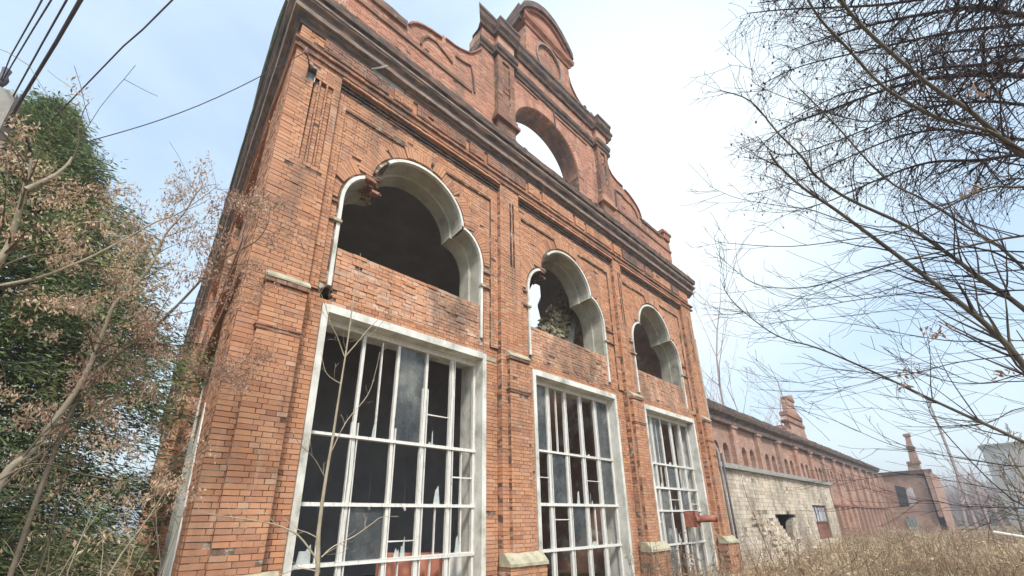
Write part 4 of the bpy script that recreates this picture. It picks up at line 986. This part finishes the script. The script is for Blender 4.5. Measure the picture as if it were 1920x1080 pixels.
# ------------------------------------------------------------------ trees
class Tree:
    def __init__(s, seed): s.R = random.Random(seed); s.seg = []; s.tips = []
    def grow(s, p, d, L, r, lvl, cfg):
        rr = s.R; n = cfg['n'][min(lvl, len(cfg['n'])-1)]; st = L/n; p = Vector(p); d = Vector(d).normalized(); pts = [p.copy()]; rad = [r]
        for i in range(n):
            d = (d+Vector((rr.gauss(0, 1), rr.gauss(0, 1), rr.gauss(0, 1)))*cfg['wob']+Vector((0, 0, cfg['grav'][min(lvl, len(cfg['grav'])-1)]))).normalized()
            p = p+d*st; pts.append(p.copy()); rad.append(r*(1-.75*(i+1)/n))
            if lvl < cfg['lv'] and i >= cfg.get('start', 0):
                k = cfg['kids'][min(lvl, len(cfg['kids'])-1)]; c = int(k)+(rr.random() < k-int(k))
                for _ in range(c):
                    a = d.orthogonal().normalized(); a.rotate(Matrix.Rotation(rr.uniform(0, 6.283), 3, d)); ang = math.radians(rr.uniform(*cfg['ang']))
                    nd = d*math.cos(ang)+a*math.sin(ang)
                    s.grow(p, nd, L*rr.uniform(*cfg['len'])*(1-.4*i/n), max(rad[-1]*.62, cfg['rmin']), lvl+1, cfg)
        s.seg.append((pts, [max(q, cfg['rmin']*.7) for q in rad], lvl)); s.tips.append(p)
    def along(s, pts, r0, r1, cfg, dens=1.0, sub=.4, lvl=1, up=None, t0=.0):
        """a guided limb with side shoots"""
        rr = s.R; P = []; n = len(pts)
        for i in range(n-1):
            a, b = pts[i], pts[i+1]; pa = pts[max(i-1, 0)]; pb = pts[min(i+2, n-1)]
            for k in range(4):
                t = k/4; P.append(.5*((2*a)+(b-pa)*t+(2*pa-5*a+4*b-pb)*t*t+(3*a-pa-3*b+pb)*t**3))
        P.append(pts[-1]); m = len(P); rad = [r0+(r1-r0)*i/(m-1) for i in range(m)]
        s.seg.append((P, rad, 0))
        tot = sum((P[i+1]-P[i]).length for i in range(m-1)); cnt = int(dens*tot)
        for _ in range(cnt):
            t = t0+(1-t0)*rr.random(); i = min(int(t*(m-1)), m-2); p = P[i].lerp(P[i+1], t*(m-1)-i); d = (P[i+1]-P[i]).normalized()
            a = d.orthogonal().normalized(); a.rotate(Matrix.Rotation(rr.uniform(0, 6.283), 3, d)); 
            if up is not None: a = (a+Vector(up)).normalized()
            ang = math.radians(rr.uniform(*cfg['ang'])); nd = d*math.cos(ang)+a*math.sin(ang)
            s.grow(p, nd, sub*rr.uniform(.5, 1.3)*(1.15-t*.6), max(rad[i]*.5, cfg['rmin']), lvl, cfg)
    def build(s, par, m, name_thick='branch', thr=.012, m2=None):
        tw = MB(); 
        for pts, rad, lvl in s.seg:
            if rad[0] >= thr:
                q = MB(); q.tube(pts, rad, 7, cap=False); q.build(name_thick, m, par, smooth=True)
            else: tw.tube(pts, rad, 3, cap=False, r=s.R.random())
        if tw.v: tw.build('twigs', m2 or m, par, kind='stuff')
def keys(mb, p, n, spread, size, rr, hang=.8):
    """hanging winged seeds or curled leaves"""
    for _ in range(n):
        c = Vector(p)+Vector((rr.gauss(0, spread), rr.gauss(0, spread), rr.gauss(0, spread)-spread*.6)); l = size*rr.uniform(.6, 1.3); w = l*rr.uniform(.2, .42)
        d = Vector((rr.gauss(0, .5), rr.gauss(0, .5), -hang)).normalized(); a = d.orthogonal().normalized(); a.rotate(Matrix.Rotation(rr.uniform(0, 6.28), 3, d)); b = d.cross(a)
        mb.add([c, c+d*l*.5+a*w*.5+b*w*.2, c+d*l, c+d*l*.5-a*w*.5+b*w*.2], [(0, 1, 2, 3)], rr.random())
TW = dict(n=[6, 5, 4, 3], wob=.10, grav=[.0, .02, .0], lv=2, kids=[.9, .9], ang=(30, 60), len=(.35, .6), rmin=.0028)
# ---- right: larch-like tree with drooping twig fans and cones
def larch():
    e = empty('larch_tree', (7.6, .9, 0), 'dark bare larch at the upper right with fine twig fans and small cones', 'tree')
    T = Tree(11); cones = MB(); rr = random.Random(5)
    cfg = dict(n=[6, 5, 3], wob=.09, grav=[-.10, -.10, -.06], lv=2, kids=[1.4, .8], ang=(35, 75), len=(.35, .65), rmin=.0026, start=0)
    D = 7.5
    limbs = [[(2050, 20), (1920, 28), (1840, 14), (1760, 22), (1640, 45), (1540, 75), (1480, 95)],
             [(2050, 40), (1920, 45), (1780, 62), (1700, 78), (1600, 100), (1500, 125), (1425, 160)],
             [(2060, 150), (1920, 142), (1840, 140), (1750, 146), (1660, 168), (1560, 205), (1470, 240), (1410, 290)],
             [(2060, 120), (1920, 112), (1830, 122), (1740, 130), (1640, 160), (1570, 180), (1480, 225)],
             [(2060, 270), (1920, 262), (1830, 250), (1760, 243), (1680, 258), (1580, 300), (1480, 345), (1400, 365)],
             [(2060, 300), (1920, 290), (1840, 300), (1740, 305), (1650, 335), (1560, 375), (1480, 400)],
             [(2060, -60), (1920, -20), (1800, -12), (1660, 8), (1560, 14), (1470, 18), (1400, 25)],
             [(2060, -90), (1900, -60), (1700, -30), (1520, -8), (1420, 6)],
             [(2060, 350), (1920, 335), (1860, 345), (1780, 380), (1700, 400)],
             [(2060, 90), (1920, 84), (1850, 92), (1760, 100), (1700, 120), (1620, 138)],
             [(2060, 200), (1920, 196), (1840, 190), (1720, 205), (1640, 235), (1540, 275), (1460, 290), (1420, 255)]]
    for i, l in enumerate(limbs):
        d0 = D+rr.uniform(-1.0, 1.4); P = [at(px, py, dist=d0-.12*k+rr.uniform(-.08, .08)) for k, (px, py) in enumerate(l)]
        T.along(P, rr.uniform(.018, .030) if i not in (8, 9) else .014, .004, cfg, dens=32, sub=.66, up=(0, 0, -.35), t0=.12)
    base = at(2500, 500, dist=9); T.seg.append(([Vector((base.x, base.y, 0)), Vector((base.x, base.y, 4)), Vector((base.x, base.y, 8)), Vector((base.x, base.y, 14))], [.3, .26, .2, .12], 0))
    n = 0
    for pts, rad, lvl in T.seg:
        if lvl >= 1 and rr.random() < .16:
            p = pts[rr.randrange(len(pts))]; q = MB(); s_ = rr.uniform(.006, .012)
            cones.tube([p+Vector((0, 0, -.0)), p+Vector((0, 0, -.01)), p+Vector((0, 0, -.035))], [s_*.5, s_, s_*.4], 5, r=rr.random())
    T.build(e, M_bark3, thr=.02); cones.build('cones', M_cone, e, kind='stuff'); e.location = (base.x, base.y, 0)
    for c in e.children: c.matrix_parent_inverse = Matrix.Translation((-base.x, -base.y, 0))
larch()
# ---- right: slender maples reaching up and left
def maple_right():
    e = empty('bare_maple_tree', (6, 0, 0), 'slender bare maple on the right with long straight grey branches reaching left', 'tree')
    T = Tree(21); rr = random.Random(9); kb = MB()
    cfg = dict(n=[6, 5, 3], wob=.07, grav=[.03, .05, .03], lv=2, kids=[.45, .3], ang=(28, 52), len=(.3, .55), rmin=.0026, start=1)
    main = [([(2060, 800), (1960, 740), (1900, 658), (1842, 600), (1750, 533), (1646, 450), (1567, 392), (1508, 354), (1462, 310), (1440, 285)], .055, .012),
            ([(2060, 700), (1920, 579), (1833, 517), (1779, 479), (1700, 425), (1592, 371), (1533, 329), (1500, 295), (1460, 250), (1410, 190), (1348, 172)], .045, .007),
            ([(2060, 900), (1920, 832), (1800, 775), (1742, 750), (1646, 700), (1533, 654), (1458, 629), (1396, 583), (1365, 550), (1348, 525)], .034, .004),
            ([(2060, 380), (1920, 288), (1850, 240), (1810, 200), (1740, 155), (1640, 70), (1590, 20), (1560, -20)], .05, .018),
            ([(2000, 320), (1920, 285), (1850, 245), (1760, 218), (1660, 165), (1590, 90), (1540, 40), (1510, -5)], .04, .012),
            ([(2060, 620), (1980, 560), (1880, 470), (1850, 450), (1740, 375), (1660, 335), (1560, 230), (1500, 170)], .03, .008),
            ([(1760, 218), (1680, 228), (1600, 222), (1510, 200), (1420, 160), (1410, 130), (1365, 122)], .012, .003),
            ([(2060, 440), (1920, 442), (1800, 467), (1696, 487), (1592, 517), (1517, 540), (1446, 537), (1400, 525), (1345, 477)], .022, .003),
            ([(2060, 480), (1920, 470), (1800, 476), (1700, 500), (1620, 520), (1540, 548), (1490, 555), (1440, 542)], .020, .003),
            ([(2060, 500), (1920, 505), (1800, 520), (1700, 532), (1633, 550), (1530, 562), (1470, 558), (1438, 545)], .020, .003),
            ([(2060, 560), (1920, 545), (1840, 550), (1740, 545), (1620, 560), (1540, 572), (1440, 588), (1320, 590)], .018, .003),
            ([(2060, 330), (1920, 350), (1860, 350), (1780, 385), (1690, 430), (1600, 445), (1480, 460), (1380, 458), (1340, 450)], .022, .003),
            ([(2060, 500), (1920, 490), (1850, 470), (1760, 455), (1600, 420), (1520, 395), (1480, 388), (1385, 372), (1326, 351)], .020, .003),
            ([(2060, 640), (1920, 662), (1800, 680), (1720, 700), (1640, 707), (1560, 705), (1500, 715), (1440, 706)], .014, .003),
            ([(2060, 690), (1920, 700), (1840, 720), (1760, 690), (1700, 660), (1690, 632)], .016, .003),
            ([(2060, 660), (1940, 640), (1800, 640), (1700, 625), (1600, 610), (1500, 600), (1430, 610)], .014, .003),
            ([(2060, 560), (1930, 600), (1800, 588), (1700, 580), (1560, 596), (1470, 600), (1350, 575)], .012, .003),
            ([(2060, 720), (1920, 712), (1800, 720), (1700, 700), (1600, 720), (1500, 735), (1420, 730)], .014, .003),
            ([(2060, 850), (1920, 875), (1800, 860), (1700, 840), (1640, 825), (1560, 790), (1480, 760), (1500, 760)], .010, .003),
            ([(2060, 920), (1920, 922), (1800, 905), (1700, 890), (1600, 900), (1500, 905)], .010, .003),
            ([(2060, 960), (1920, 955), (1800, 948), (1740, 940), (1660, 952), (1560, 945)], .012, .003),
            ([(2060, 1000), (1900, 940), (1760, 800), (1735, 745), (1700, 690)], .018, .003),
            ([(2060, 780), (1920, 762), (1850, 790), (1760, 800), (1640, 765), (1560, 770)], .014, .003)]
    D = 5.4
    for i, (l, r0, r1) in enumerate(main):
        d0 = D+rr.uniform(-.5, .9); P = [at(px+rr.uniform(-3, 3), py+rr.uniform(-3, 3), dist=d0-.05*k) for k, (px, py) in enumerate(l)]
        T.along(P, r0*(.36 if i in (3, 4) else .46), r1*.6, cfg, dens=10 if i < 6 else 8, sub=.62, up=(-.15, .1, .25), t0=.08)
    for (px, py) in ((1765, 608), (1745, 620), (1690, 700), (1812, 352), (1820, 350), (1700, 690), (1690, 715), (1870, 690), (1500, 250), (1830, 165)):
        keys(kb, at(px, py, dist=5.3), 14, .035, .055, rr)
    b = at(2900, 950, dist=7.5); bx = Vector((b.x, b.y, 0))
    T.seg.append(([bx, bx+Vector((0, 0, 2)), bx+Vector((-.1, 0, 4)), bx+Vector((-.2, .1, 7))], [.12, .10, .08, .04], 0))
    T.build(e, M_bark4, thr=.010, m2=M_bark3); kb.build('dry_keys', M_seed2, e, kind='stuff')
    e.location = bx
    for c in e.children: c.matrix_parent_inverse = Matrix.Translation(-bx)
maple_right()
# ---- foreground sapling before the left window
def sapling():
    b = at(598, 1080, y=5.2); bx = Vector((b.x, b.y, 0))
    e = empty('sapling', bx, 'thin pale sapling with forked top in front of the left window', 'tree')
    T = Tree(31); cfg = dict(n=[5, 4], wob=.12, grav=[.04, .02], lv=2, kids=[.55, .4], ang=(30, 60), len=(.35, .6), rmin=.003, start=1)
    P = lambda l: [at(px, py, y=5.2) for px, py in l]
    tr = [bx]+P([(596, 1060), (597, 1000), (603, 950), (612, 890), (624, 820), (636, 740), (648, 665)]); T.seg.append((tr, [.026, .025, .023, .021, .018, .016, .013, .010], 0))
    for l, r in (([(648, 665), (656, 610), (663, 560), (672, 520), (676, 475)], .012), ([(646, 668), (632, 630), (620, 605), (606, 560), (596, 540)], .010), ([(648, 668), (672, 640), (690, 618), (712, 595), (730, 562)], .010), ([(596, 1052), (560, 1005), (520, 985), (470, 975), (400, 965), (370, 960)], .012), ([(603, 1045), (625, 1025), (665, 1005), (700, 980), (715, 970), (748, 968)], .010), ([(598, 1010), (575, 998), (558, 992), (530, 970)], .007), ([(600, 1072), (560, 1065), (535, 1075), (500, 1085)], .009), ([(620, 850), (650, 790), (690, 740), (706, 690), (712, 660)], .008), ([(612, 900), (590, 860), (560, 830), (545, 800)], .007), ([(640, 720), (612, 700), (602, 660)], .006), ([(655, 640), (690, 632), (720, 600), (728, 590)], .006)):
        T.along(P(l), r, .003, cfg, dens=5.5, sub=.22)
    T.build(e, M_bark2, thr=.011)
sapling()
# ---- left: dead-leaved maples
def maples_left():
    cfg = dict(n=[6, 5, 3], wob=.12, grav=[-.01, -.02, -.02], lv=2, kids=[.8, .4], ang=(30, 65), len=(.35, .6), rmin=.0025, start=0)
    sets = [('maple_tree', 'leaning box elder on the left, thick pale trunk and hanging tan keys', 33, 4.9,
             [([(-120, 1180), (0, 905), (58, 847), (117, 769), (156, 711), (185, 645), (215, 570), (245, 545), (285, 495), (310, 440), (345, 400), (375, 355), (408, 345)], .038, .004),
              ([(-90, 560), (0, 536), (75, 520), (140, 495), (180, 477), (240, 445), (295, 415), (335, 400), (380, 370), (412, 345)], .018, .003)]),
            ('maple_tree', 'thin maple rising from lower left to the hall eave with pinkish keys', 35, 5.1,
             [([(120, 800), (215, 670), (270, 632), (335, 570), (390, 512), (425, 482), (480, 452), (502, 420), (505, 398)], .024, .004),
              ([(-40, 960), (40, 880), (130, 810), (230, 730), (330, 712), (400, 705), (470, 690)], .014, .003),
              ([(170, 640), (260, 655), (330, 640), (400, 650), (440, 670)], .010, .003)]),
            ('maple_tree', 'upright maple stem at the far left edge in front of the evergreen', 37, 4.6,
             [([(-70, 620), (0, 490), (20, 450), (45, 360), (52, 330), (60, 300)], .034, .012), ([(48, 355), (80, 340), (105, 327), (125, 310), (135, 295)], .020, .008), ([(130, 310), (148, 270), (147, 240), (158, 205), (168, 192)], .007, .003),
              ([(-60, 940), (60, 870), (160, 890), (240, 900), (300, 880), (340, 870)], .011, .003)])]
    for nm, lab, seed, D, limbs in sets:
        rr = random.Random(seed); T = Tree(seed); kb = MB()
        b = at(*limbs[0][0][0], dist=D); bx = Vector((b.x, b.y, 0)); e = empty(nm, bx, lab, 'tree')
        for k, (l, r0, r1) in enumerate(limbs):
            P = [at(px, py, dist=D+.06*i) for i, (px, py) in enumerate(l)]
            if k == 0: P = [Vector((P[0].x, P[0].y, 0))]+P
            T.along(P, r0*.75, r1*.75, cfg, dens=6.5, sub=.62, up=(0, 0, -.1), t0=.12)
        for pts, rad, lvl in T.seg:
            if lvl == 0: continue
            tip = pts[-1]; px, py, dz = pix(tip)
            pr = .85 if px < 330 else .7
            if py < 330: pr = .12
            if rr.random() < pr: keys(kb, tip, rr.randint(26, 60), .04, .036, rr)
            if rr.random() < .3: keys(kb, pts[len(pts)//2], rr.randint(10, 26), .035, .04, rr)
        T.build(e, M_bark2 if seed != 35 else M_bark, thr=.013, m2=M_bark); kb.build('dry_keys', M_seed if seed != 35 else M_seed2, e, kind='stuff')
maples_left()
# ---- evergreen
def evergreen():
    rr = random.Random(41); c = at(-120, 700, dist=10.5); cx, cy = c.x, c.y
    e = empty('evergreen_tree', (cx, cy, 0), 'broad dark green conifer behind the maples on the left', 'tree')
    mb = MB(); p_ = at(80, 215, dist=1); top = EYE+math.hypot(cx, cy)*(p_.z-EYE)/math.hypot(p_.x, p_.y); mb.tube([(cx, cy, 0), (cx+.05, cy, top*.4), (cx, cy, top*.75), (cx, cy, top*.96)], [.28, .2, .1, .03], 8); mb.build('trunk', M_bark, e)
    # outline of the crown read as radius over height
    prof = []
    for py, R_ in ((196, .05), (235, .75), (290, 1.35), (320, 1.75), (400, 2.4), (480, 2.95), (560, 3.35), (640, 3.8), (720, 4.1), (860, 4.1), (1000, 3.8), (1300, 3.4)):
        p_ = at(-120+.42*(700-py), py, dist=1); zz = EYE+math.hypot(cx, cy)*(p_.z-EYE)/math.hypot(p_.x, p_.y); prof.append((zz, R_*.74))
    top = prof[0][0]; prof = prof[::-1]
    fo = MB(); br = MB()
    def rad(z): return float(np.interp(z, [p[0] for p in prof], [p[1] for p in prof]))
    for k in range(900):
        z = .3+(top-.3)*rr.random()**.9; a = rr.uniform(-2.9, 1.2); r = rad(z)*(rr.uniform(.45, 1.10) if k % 3 else rr.uniform(.85, 1.14)); q = 1+.10*math.sin(a*3+z*1.9)+.08*math.sin(a*5-z*3.1)
        r *= q; d = Vector((math.cos(a), math.sin(a), .12)); tip = Vector((cx, cy, z))+d*r-Vector((0, 0, .18*r)); root = Vector((cx, cy, z-.1))
        br.tube([root, root.lerp(tip, .6)+Vector((0, 0, .15)), tip], [.022, .012, .004], 3, cap=False)
        n = int(130+62*r); base = rr.gauss(.55, .24); dr = rr.uniform(.1, .9)
        for j in range(n):
            t = 1-rr.random()**1.8*.75; hg = rr.random()**1.5*.45*dr; p = root.lerp(tip, t)+Vector((0, 0, .15*math.sin(math.pi*min(t, 1)*.9)-hg))+Vector((rr.gauss(0, .10), rr.gauss(0, .10), rr.gauss(0, .12)))
            dd = (d+Vector((rr.gauss(0, .55), rr.gauss(0, .55), rr.gauss(-.5, .4)))).normalized(); l = rr.uniform(.06, .13); w = l*rr.uniform(.13, .28)
            s_ = dd.cross(Vector((rr.gauss(0, 1), rr.gauss(0, 1), rr.gauss(0, .7)))).normalized()
            fo.add([p, p+dd*l*.5+s_*w*.5, p+dd*l, p+dd*l*.5-s_*w*.5], [(0, 1, 2, 3)], min(1, max(0, base+rr.gauss(0, .12))))
    br.build('branches', M_bark, e, kind='stuff'); fo.build('foliage', M_needle, e, kind='stuff')
evergreen()
# ---- undergrowth on the left, shrubs
def shrub(x, y, h, n, seed, label, m=M_bark2, group=None, spread=.35, leaves=0):
    e = empty('bare_shrub', (x, y, ground_z(x, y)), label, 'shrub', group); T = Tree(seed); rr = random.Random(seed)
    cfg = dict(n=[7, 5, 3], wob=.10, grav=[.03, .03, .0], lv=2, kids=[.7, .5], ang=(20, 50), len=(.3, .5), rmin=.0028, start=2)
    for k in range(n):
        d = Vector((rr.gauss(0, spread), rr.gauss(0, spread), 1)); T.grow((x+rr.gauss(0, .12), y+rr.gauss(0, .12), 0), d, h*rr.uniform(.6, 1.1), rr.uniform(.008, .018), 0, cfg)
    kb = MB()
    for t in T.tips:
        if rr.random() < leaves: keys(kb, t, 8, .04, .05, rr)
    T.build(e, m, thr=.017); 
    if kb.v: kb.build('dry_leaves', M_seed, e, kind='stuff')
shr = [(-.55, 4.6, 2.6, 9, 'bare pale shrub at the lower left beside the hall corner'), (-1.5, 4.8, 2.3, 9, 'bare many-stemmed shrub left of the hall corner shrub'), (-2.4, 4.3, 2.0, 8, 'low tangled shrub under the box elder at lower left'), (-.15, 6.6, 3.6, 7, 'tall bare shrub against the side wall of the hall'), (-3.2, 5.6, 2.2, 8, 'twiggy shrub at the far lower left before the evergreen')]
for i, (x, y, h, n, lab) in enumerate(shr): shrub(x, y, h, n, 60+i, lab, M_bark2 if i % 2 else M_bark, leaves=.25)
rsh = [(15.6, 5.3, 3.4, 5, 'thin bare shrub at the corner between hall and annex'), (17.2, 5.2, 2.9, 4, 'arching bare shrub before the pale annex left of its hole'), (23.6, 5.2, 2.8, 5, 'small bare bush between the hole and the boarded window'), (29.2, 5.0, 2.0, 5, 'low bare bush at the far end of the pale annex')]
for i, (x, y, h, n, lab) in enumerate(rsh): shrub(x, y, h, n, 80+i, lab, M_bark, spread=.2)

# ---- far bare trees
def far_tree(x, y, h, seed, label, m=M_barkfar, r=.12, group='bare trees beyond the yard', lean=0):
    e = empty('bare_tree', (x, y, 0), label, 'tree', group); T = Tree(seed)
    cfg = dict(n=[8, 6, 5, 4], wob=.07, grav=[.03, .05, .04, .0], lv=3, kids=[2.0, 1.3, .9], ang=(22, 50), len=(.30, .48), rmin=.012, start=2)
    T.grow((x, y, 0), (lean, 0, 1), h, r, 0, cfg)
    q = MB(); tr = T.seg.pop(); q.tube(tr[0], tr[1], 6, cap=False); q.build('trunk', m, e)
    tw = MB()
    for pts, rad, lvl in T.seg: tw.tube(pts, rad, 3, cap=False, r=.5)
    tw.build('crown', m, e)
def ftree(px, py_top, dist, seed, label, **k):
    t = at(px, py_top, dist=dist); far_tree(t.x, t.y, max(3, t.z*1.03), seed, label, **k)
ftree(1318, 590, 34, 101, 'hazy bare birch showing right of the hall corner above the wing')
ftree(1375, 720, 40, 102, 'small bare tree behind the wing left of its gable')
ftree(1445, 735, 44, 103, 'thin bare tree just left of the wing gable')
ftree(700, -10, 22, 104, 'bare treetop just showing over the left parapet', r=.1) if False else None
for i, (px, py, d, lab) in enumerate(((1775, 880, 85, 'pinkish bare tree directly right of the far hall'), (1812, 875, 90, 'second pinkish bare tree right of the far hall'), (1850, 905, 80, 'bare tree before the left edge of the grey block'), (1890, 880, 75, 'bare tree in front of the grey block'), (1930, 860, 70, 'bare tree at the right edge before the grey block'))):
    ftree(px, py, d, 110+i, lab, r=.2)
for i, (px, py, d, lab) in enumerate(((1830, 930, 34, 'young bare tree leaning over the dry field at the right'), (1880, 900, 26, 'thin sapling clump near the right edge over the dry grass'), (1915, 850, 18, 'bare leaning tree at the right edge above the white stick'))):
    ftree(px, py, d, 120+i, lab, r=.06, m=M_bark, group='young trees in the dry field')
# far wood as one mass
rr = random.Random(77); tw = MB()
for k in range(1500):
    a = rr.uniform(-.12, .16); d = rr.uniform(120, 170); x = d*math.cos(a)*1.0; y = d*math.sin(a)-4; h = rr.uniform(6, 12)
    p = Vector((x, y, 0))
    for j in range(7): 
        q = p+Vector((rr.gauss(0, 1.2), rr.gauss(0, 1.2), h*rr.uniform(.3, 1))); tw.tube([p+Vector((0, 0, h*.2*rr.random())), q], [.035, .015], 3, cap=False)
tw.build('far_wood', M_barkfar, kind='stuff')
# tall leaning mast
a, b = at(1737, 742, dist=60), at(1785, 862, dist=60)
e = empty('lattice_mast', (b.x, b.y, 0), 'thin tall mast behind the branches right of the far hall', 'mast'); mb = MB()
mb.tube([Vector((b.x, b.y, 0)), b, a], [.15, .12, .08], 6); mb.build('shaft', M_barkfar, e); mb = MB()
for t in (.1, .35, .6): p = a.lerp(b, t); mb.tube([p+Vector((0, -.5, .1)), p+Vector((0, .5, -.1))], .05, 4)
mb.build('crossbar', M_barkfar, e, kind='stuff')
# white stick in the field
p = at(1905, 1005, dist=16); mb = MB(); mb.tube([p+Vector((-.25, .35, .10)), p+Vector((.3, -.4, -.10))], .035, 7); mb.tube([p+Vector((.28, -.38, -.09)), p+Vector((.3, -.4, -1.1))], .03, 6); o = mb.build('white_tube', M_white); tag(o, 'short white tube sticking out of the brush at the right edge', 'tube')

# ------------------------------------------------------------------ grass
def grass():
    mb = MB(); rr = random.Random(91)
    for k in range(52000):
        u = rr.random(); d = 5+u**1.25*55; a = rr.uniform(-.28, .60)
        x, y = d*math.cos(a), d*math.sin(a)
        if y > 5.5 and x > 14.5 and x < 30.6: continue
        if y > 7.4 or (y > 5.3 and x < 14.9): continue
        cl = .5+.5*math.sin(x*.9+1.7*math.sin(y*.8))*math.cos(y*1.1+.6*x)
        h = (.22+.75*cl)*rr.uniform(.35, 1.35)*(1 if x > 9 else .8); z0 = ground_z(x, y)
        base = .25+.55*cl*rr.random()+.1*rr.random()
        if math.sin(x*.35+2)*math.sin(y*.5+1) > .55: base = .97; h *= .45
        for j in range(3):
            w = .005+.0006*d; bx, by = x+rr.gauss(0, .10+d*.004), y+rr.gauss(0, .10+d*.004); l = Vector((rr.gauss(0, .28), rr.gauss(0, .28), 1)); t = rr.uniform(0, 3.14); s_ = Vector((math.cos(t), math.sin(t), 0))*w
            p = Vector((bx, by, z0)); q = p+l*h*.55; e_ = p+l*h+Vector((rr.gauss(0, .1), rr.gauss(0, .1), -.05))
            mb.add([p-s_, p+s_, q+s_*.8, q-s_*.8], [(0, 1, 2, 3)], min(1, max(0, base+rr.gauss(0, .1)))); mb.add([q-s_*.8, q+s_*.8, e_], [(0, 1, 2)], min(1, max(0, base+rr.gauss(.05, .1))))
            if rr.random() < .3 and h > .5:
                for m in range(3):
                    c = q.lerp(e_, rr.random()); mb.add([c, c+Vector((rr.gauss(0, .05), rr.gauss(0, .05), .03)), c+Vector((rr.gauss(0, .04), rr.gauss(0, .04), .08))], [(0, 1, 2)], rr.uniform(.3, .9))
    mb.build('dry_grass', M_grass, kind='stuff')
    mb = MB()
    for k in range(2600):
        d = 7+rr.random()**1.2*36; a = rr.uniform(-.25, .58); x, y = d*math.cos(a), d*math.sin(a)
        if (y > 5.4 and x < 31) or y > 7.4: continue
        if math.sin(x*.8+1)*math.cos(y*1.3) < -.35: continue
        h = rr.uniform(.7, 1.7); z0 = ground_z(x, y); l = Vector((rr.gauss(0, .14), rr.gauss(0, .14), 1)); p = Vector((x, y, z0)); q = p+l*h; mb.tube([p, p.lerp(q, .6)+Vector((rr.gauss(0, .03), 0, 0)), q], [.006+.0003*d, .004+.0002*d, .003], 3, cap=False, r=rr.uniform(.0, .6))
        for j in range(rr.randint(1, 4)):
            b_ = p.lerp(q, rr.uniform(.5, .95)); e_ = b_+Vector((rr.gauss(0, .16), rr.gauss(0, .16), rr.uniform(.08, .28))); mb.tube([b_, e_], [.003+.0002*d, .002], 3, cap=False, r=rr.random()*.5)
            keys(mb, e_, 6, .03+.0006*d, .035+.0012*d, rr, .1)
    mb.build('weed_stalks', M_brush, kind='stuff')
    mb = MB()
    for k in range(9000):      # tangle at the lower left
        x, y = rr.uniform(-7, .2), rr.uniform(3.2, 11); z0 = 0
        h = rr.uniform(.2, 1.5)*rr.random()+.2; l = Vector((rr.gauss(0, .5), rr.gauss(0, .5), 1)); t = rr.uniform(0, 3.14); s_ = Vector((math.cos(t), math.sin(t), 0))*.008; p = Vector((x, y, z0)); q = p+l*h
        mb.add([p-s_, p+s_, q+s_*.5, q-s_*.5], [(0, 1, 2, 3)], rr.random())
        if rr.random() < .5: keys(mb, q, 2, .05, .05, rr, .3)
    mb.build('undergrowth', M_brush, kind='stuff')
grass()

# ------------------------------------------------------------------ thin winter haze
hz = bpy.data.materials.new('haze'); hz.use_nodes = True; ht = hz.node_tree; ht.nodes.clear()
pv = ht.nodes.new('ShaderNodeVolumePrincipled'); ho = ht.nodes.new('ShaderNodeOutputMaterial'); ht.links.new(pv.outputs[0], ho.inputs['Volume'])
pv.inputs['Color'].default_value = (.93, .96, 1, 1); pv.inputs['Density'].default_value = .0026; pv.inputs['Anisotropy'].default_value = .2
mb = MB(); mb.box((-1600, -1600, -3), (1600, 1600, 32)); mb.build('haze', hz, kind='stuff')
bpy.context.view_layer.update()
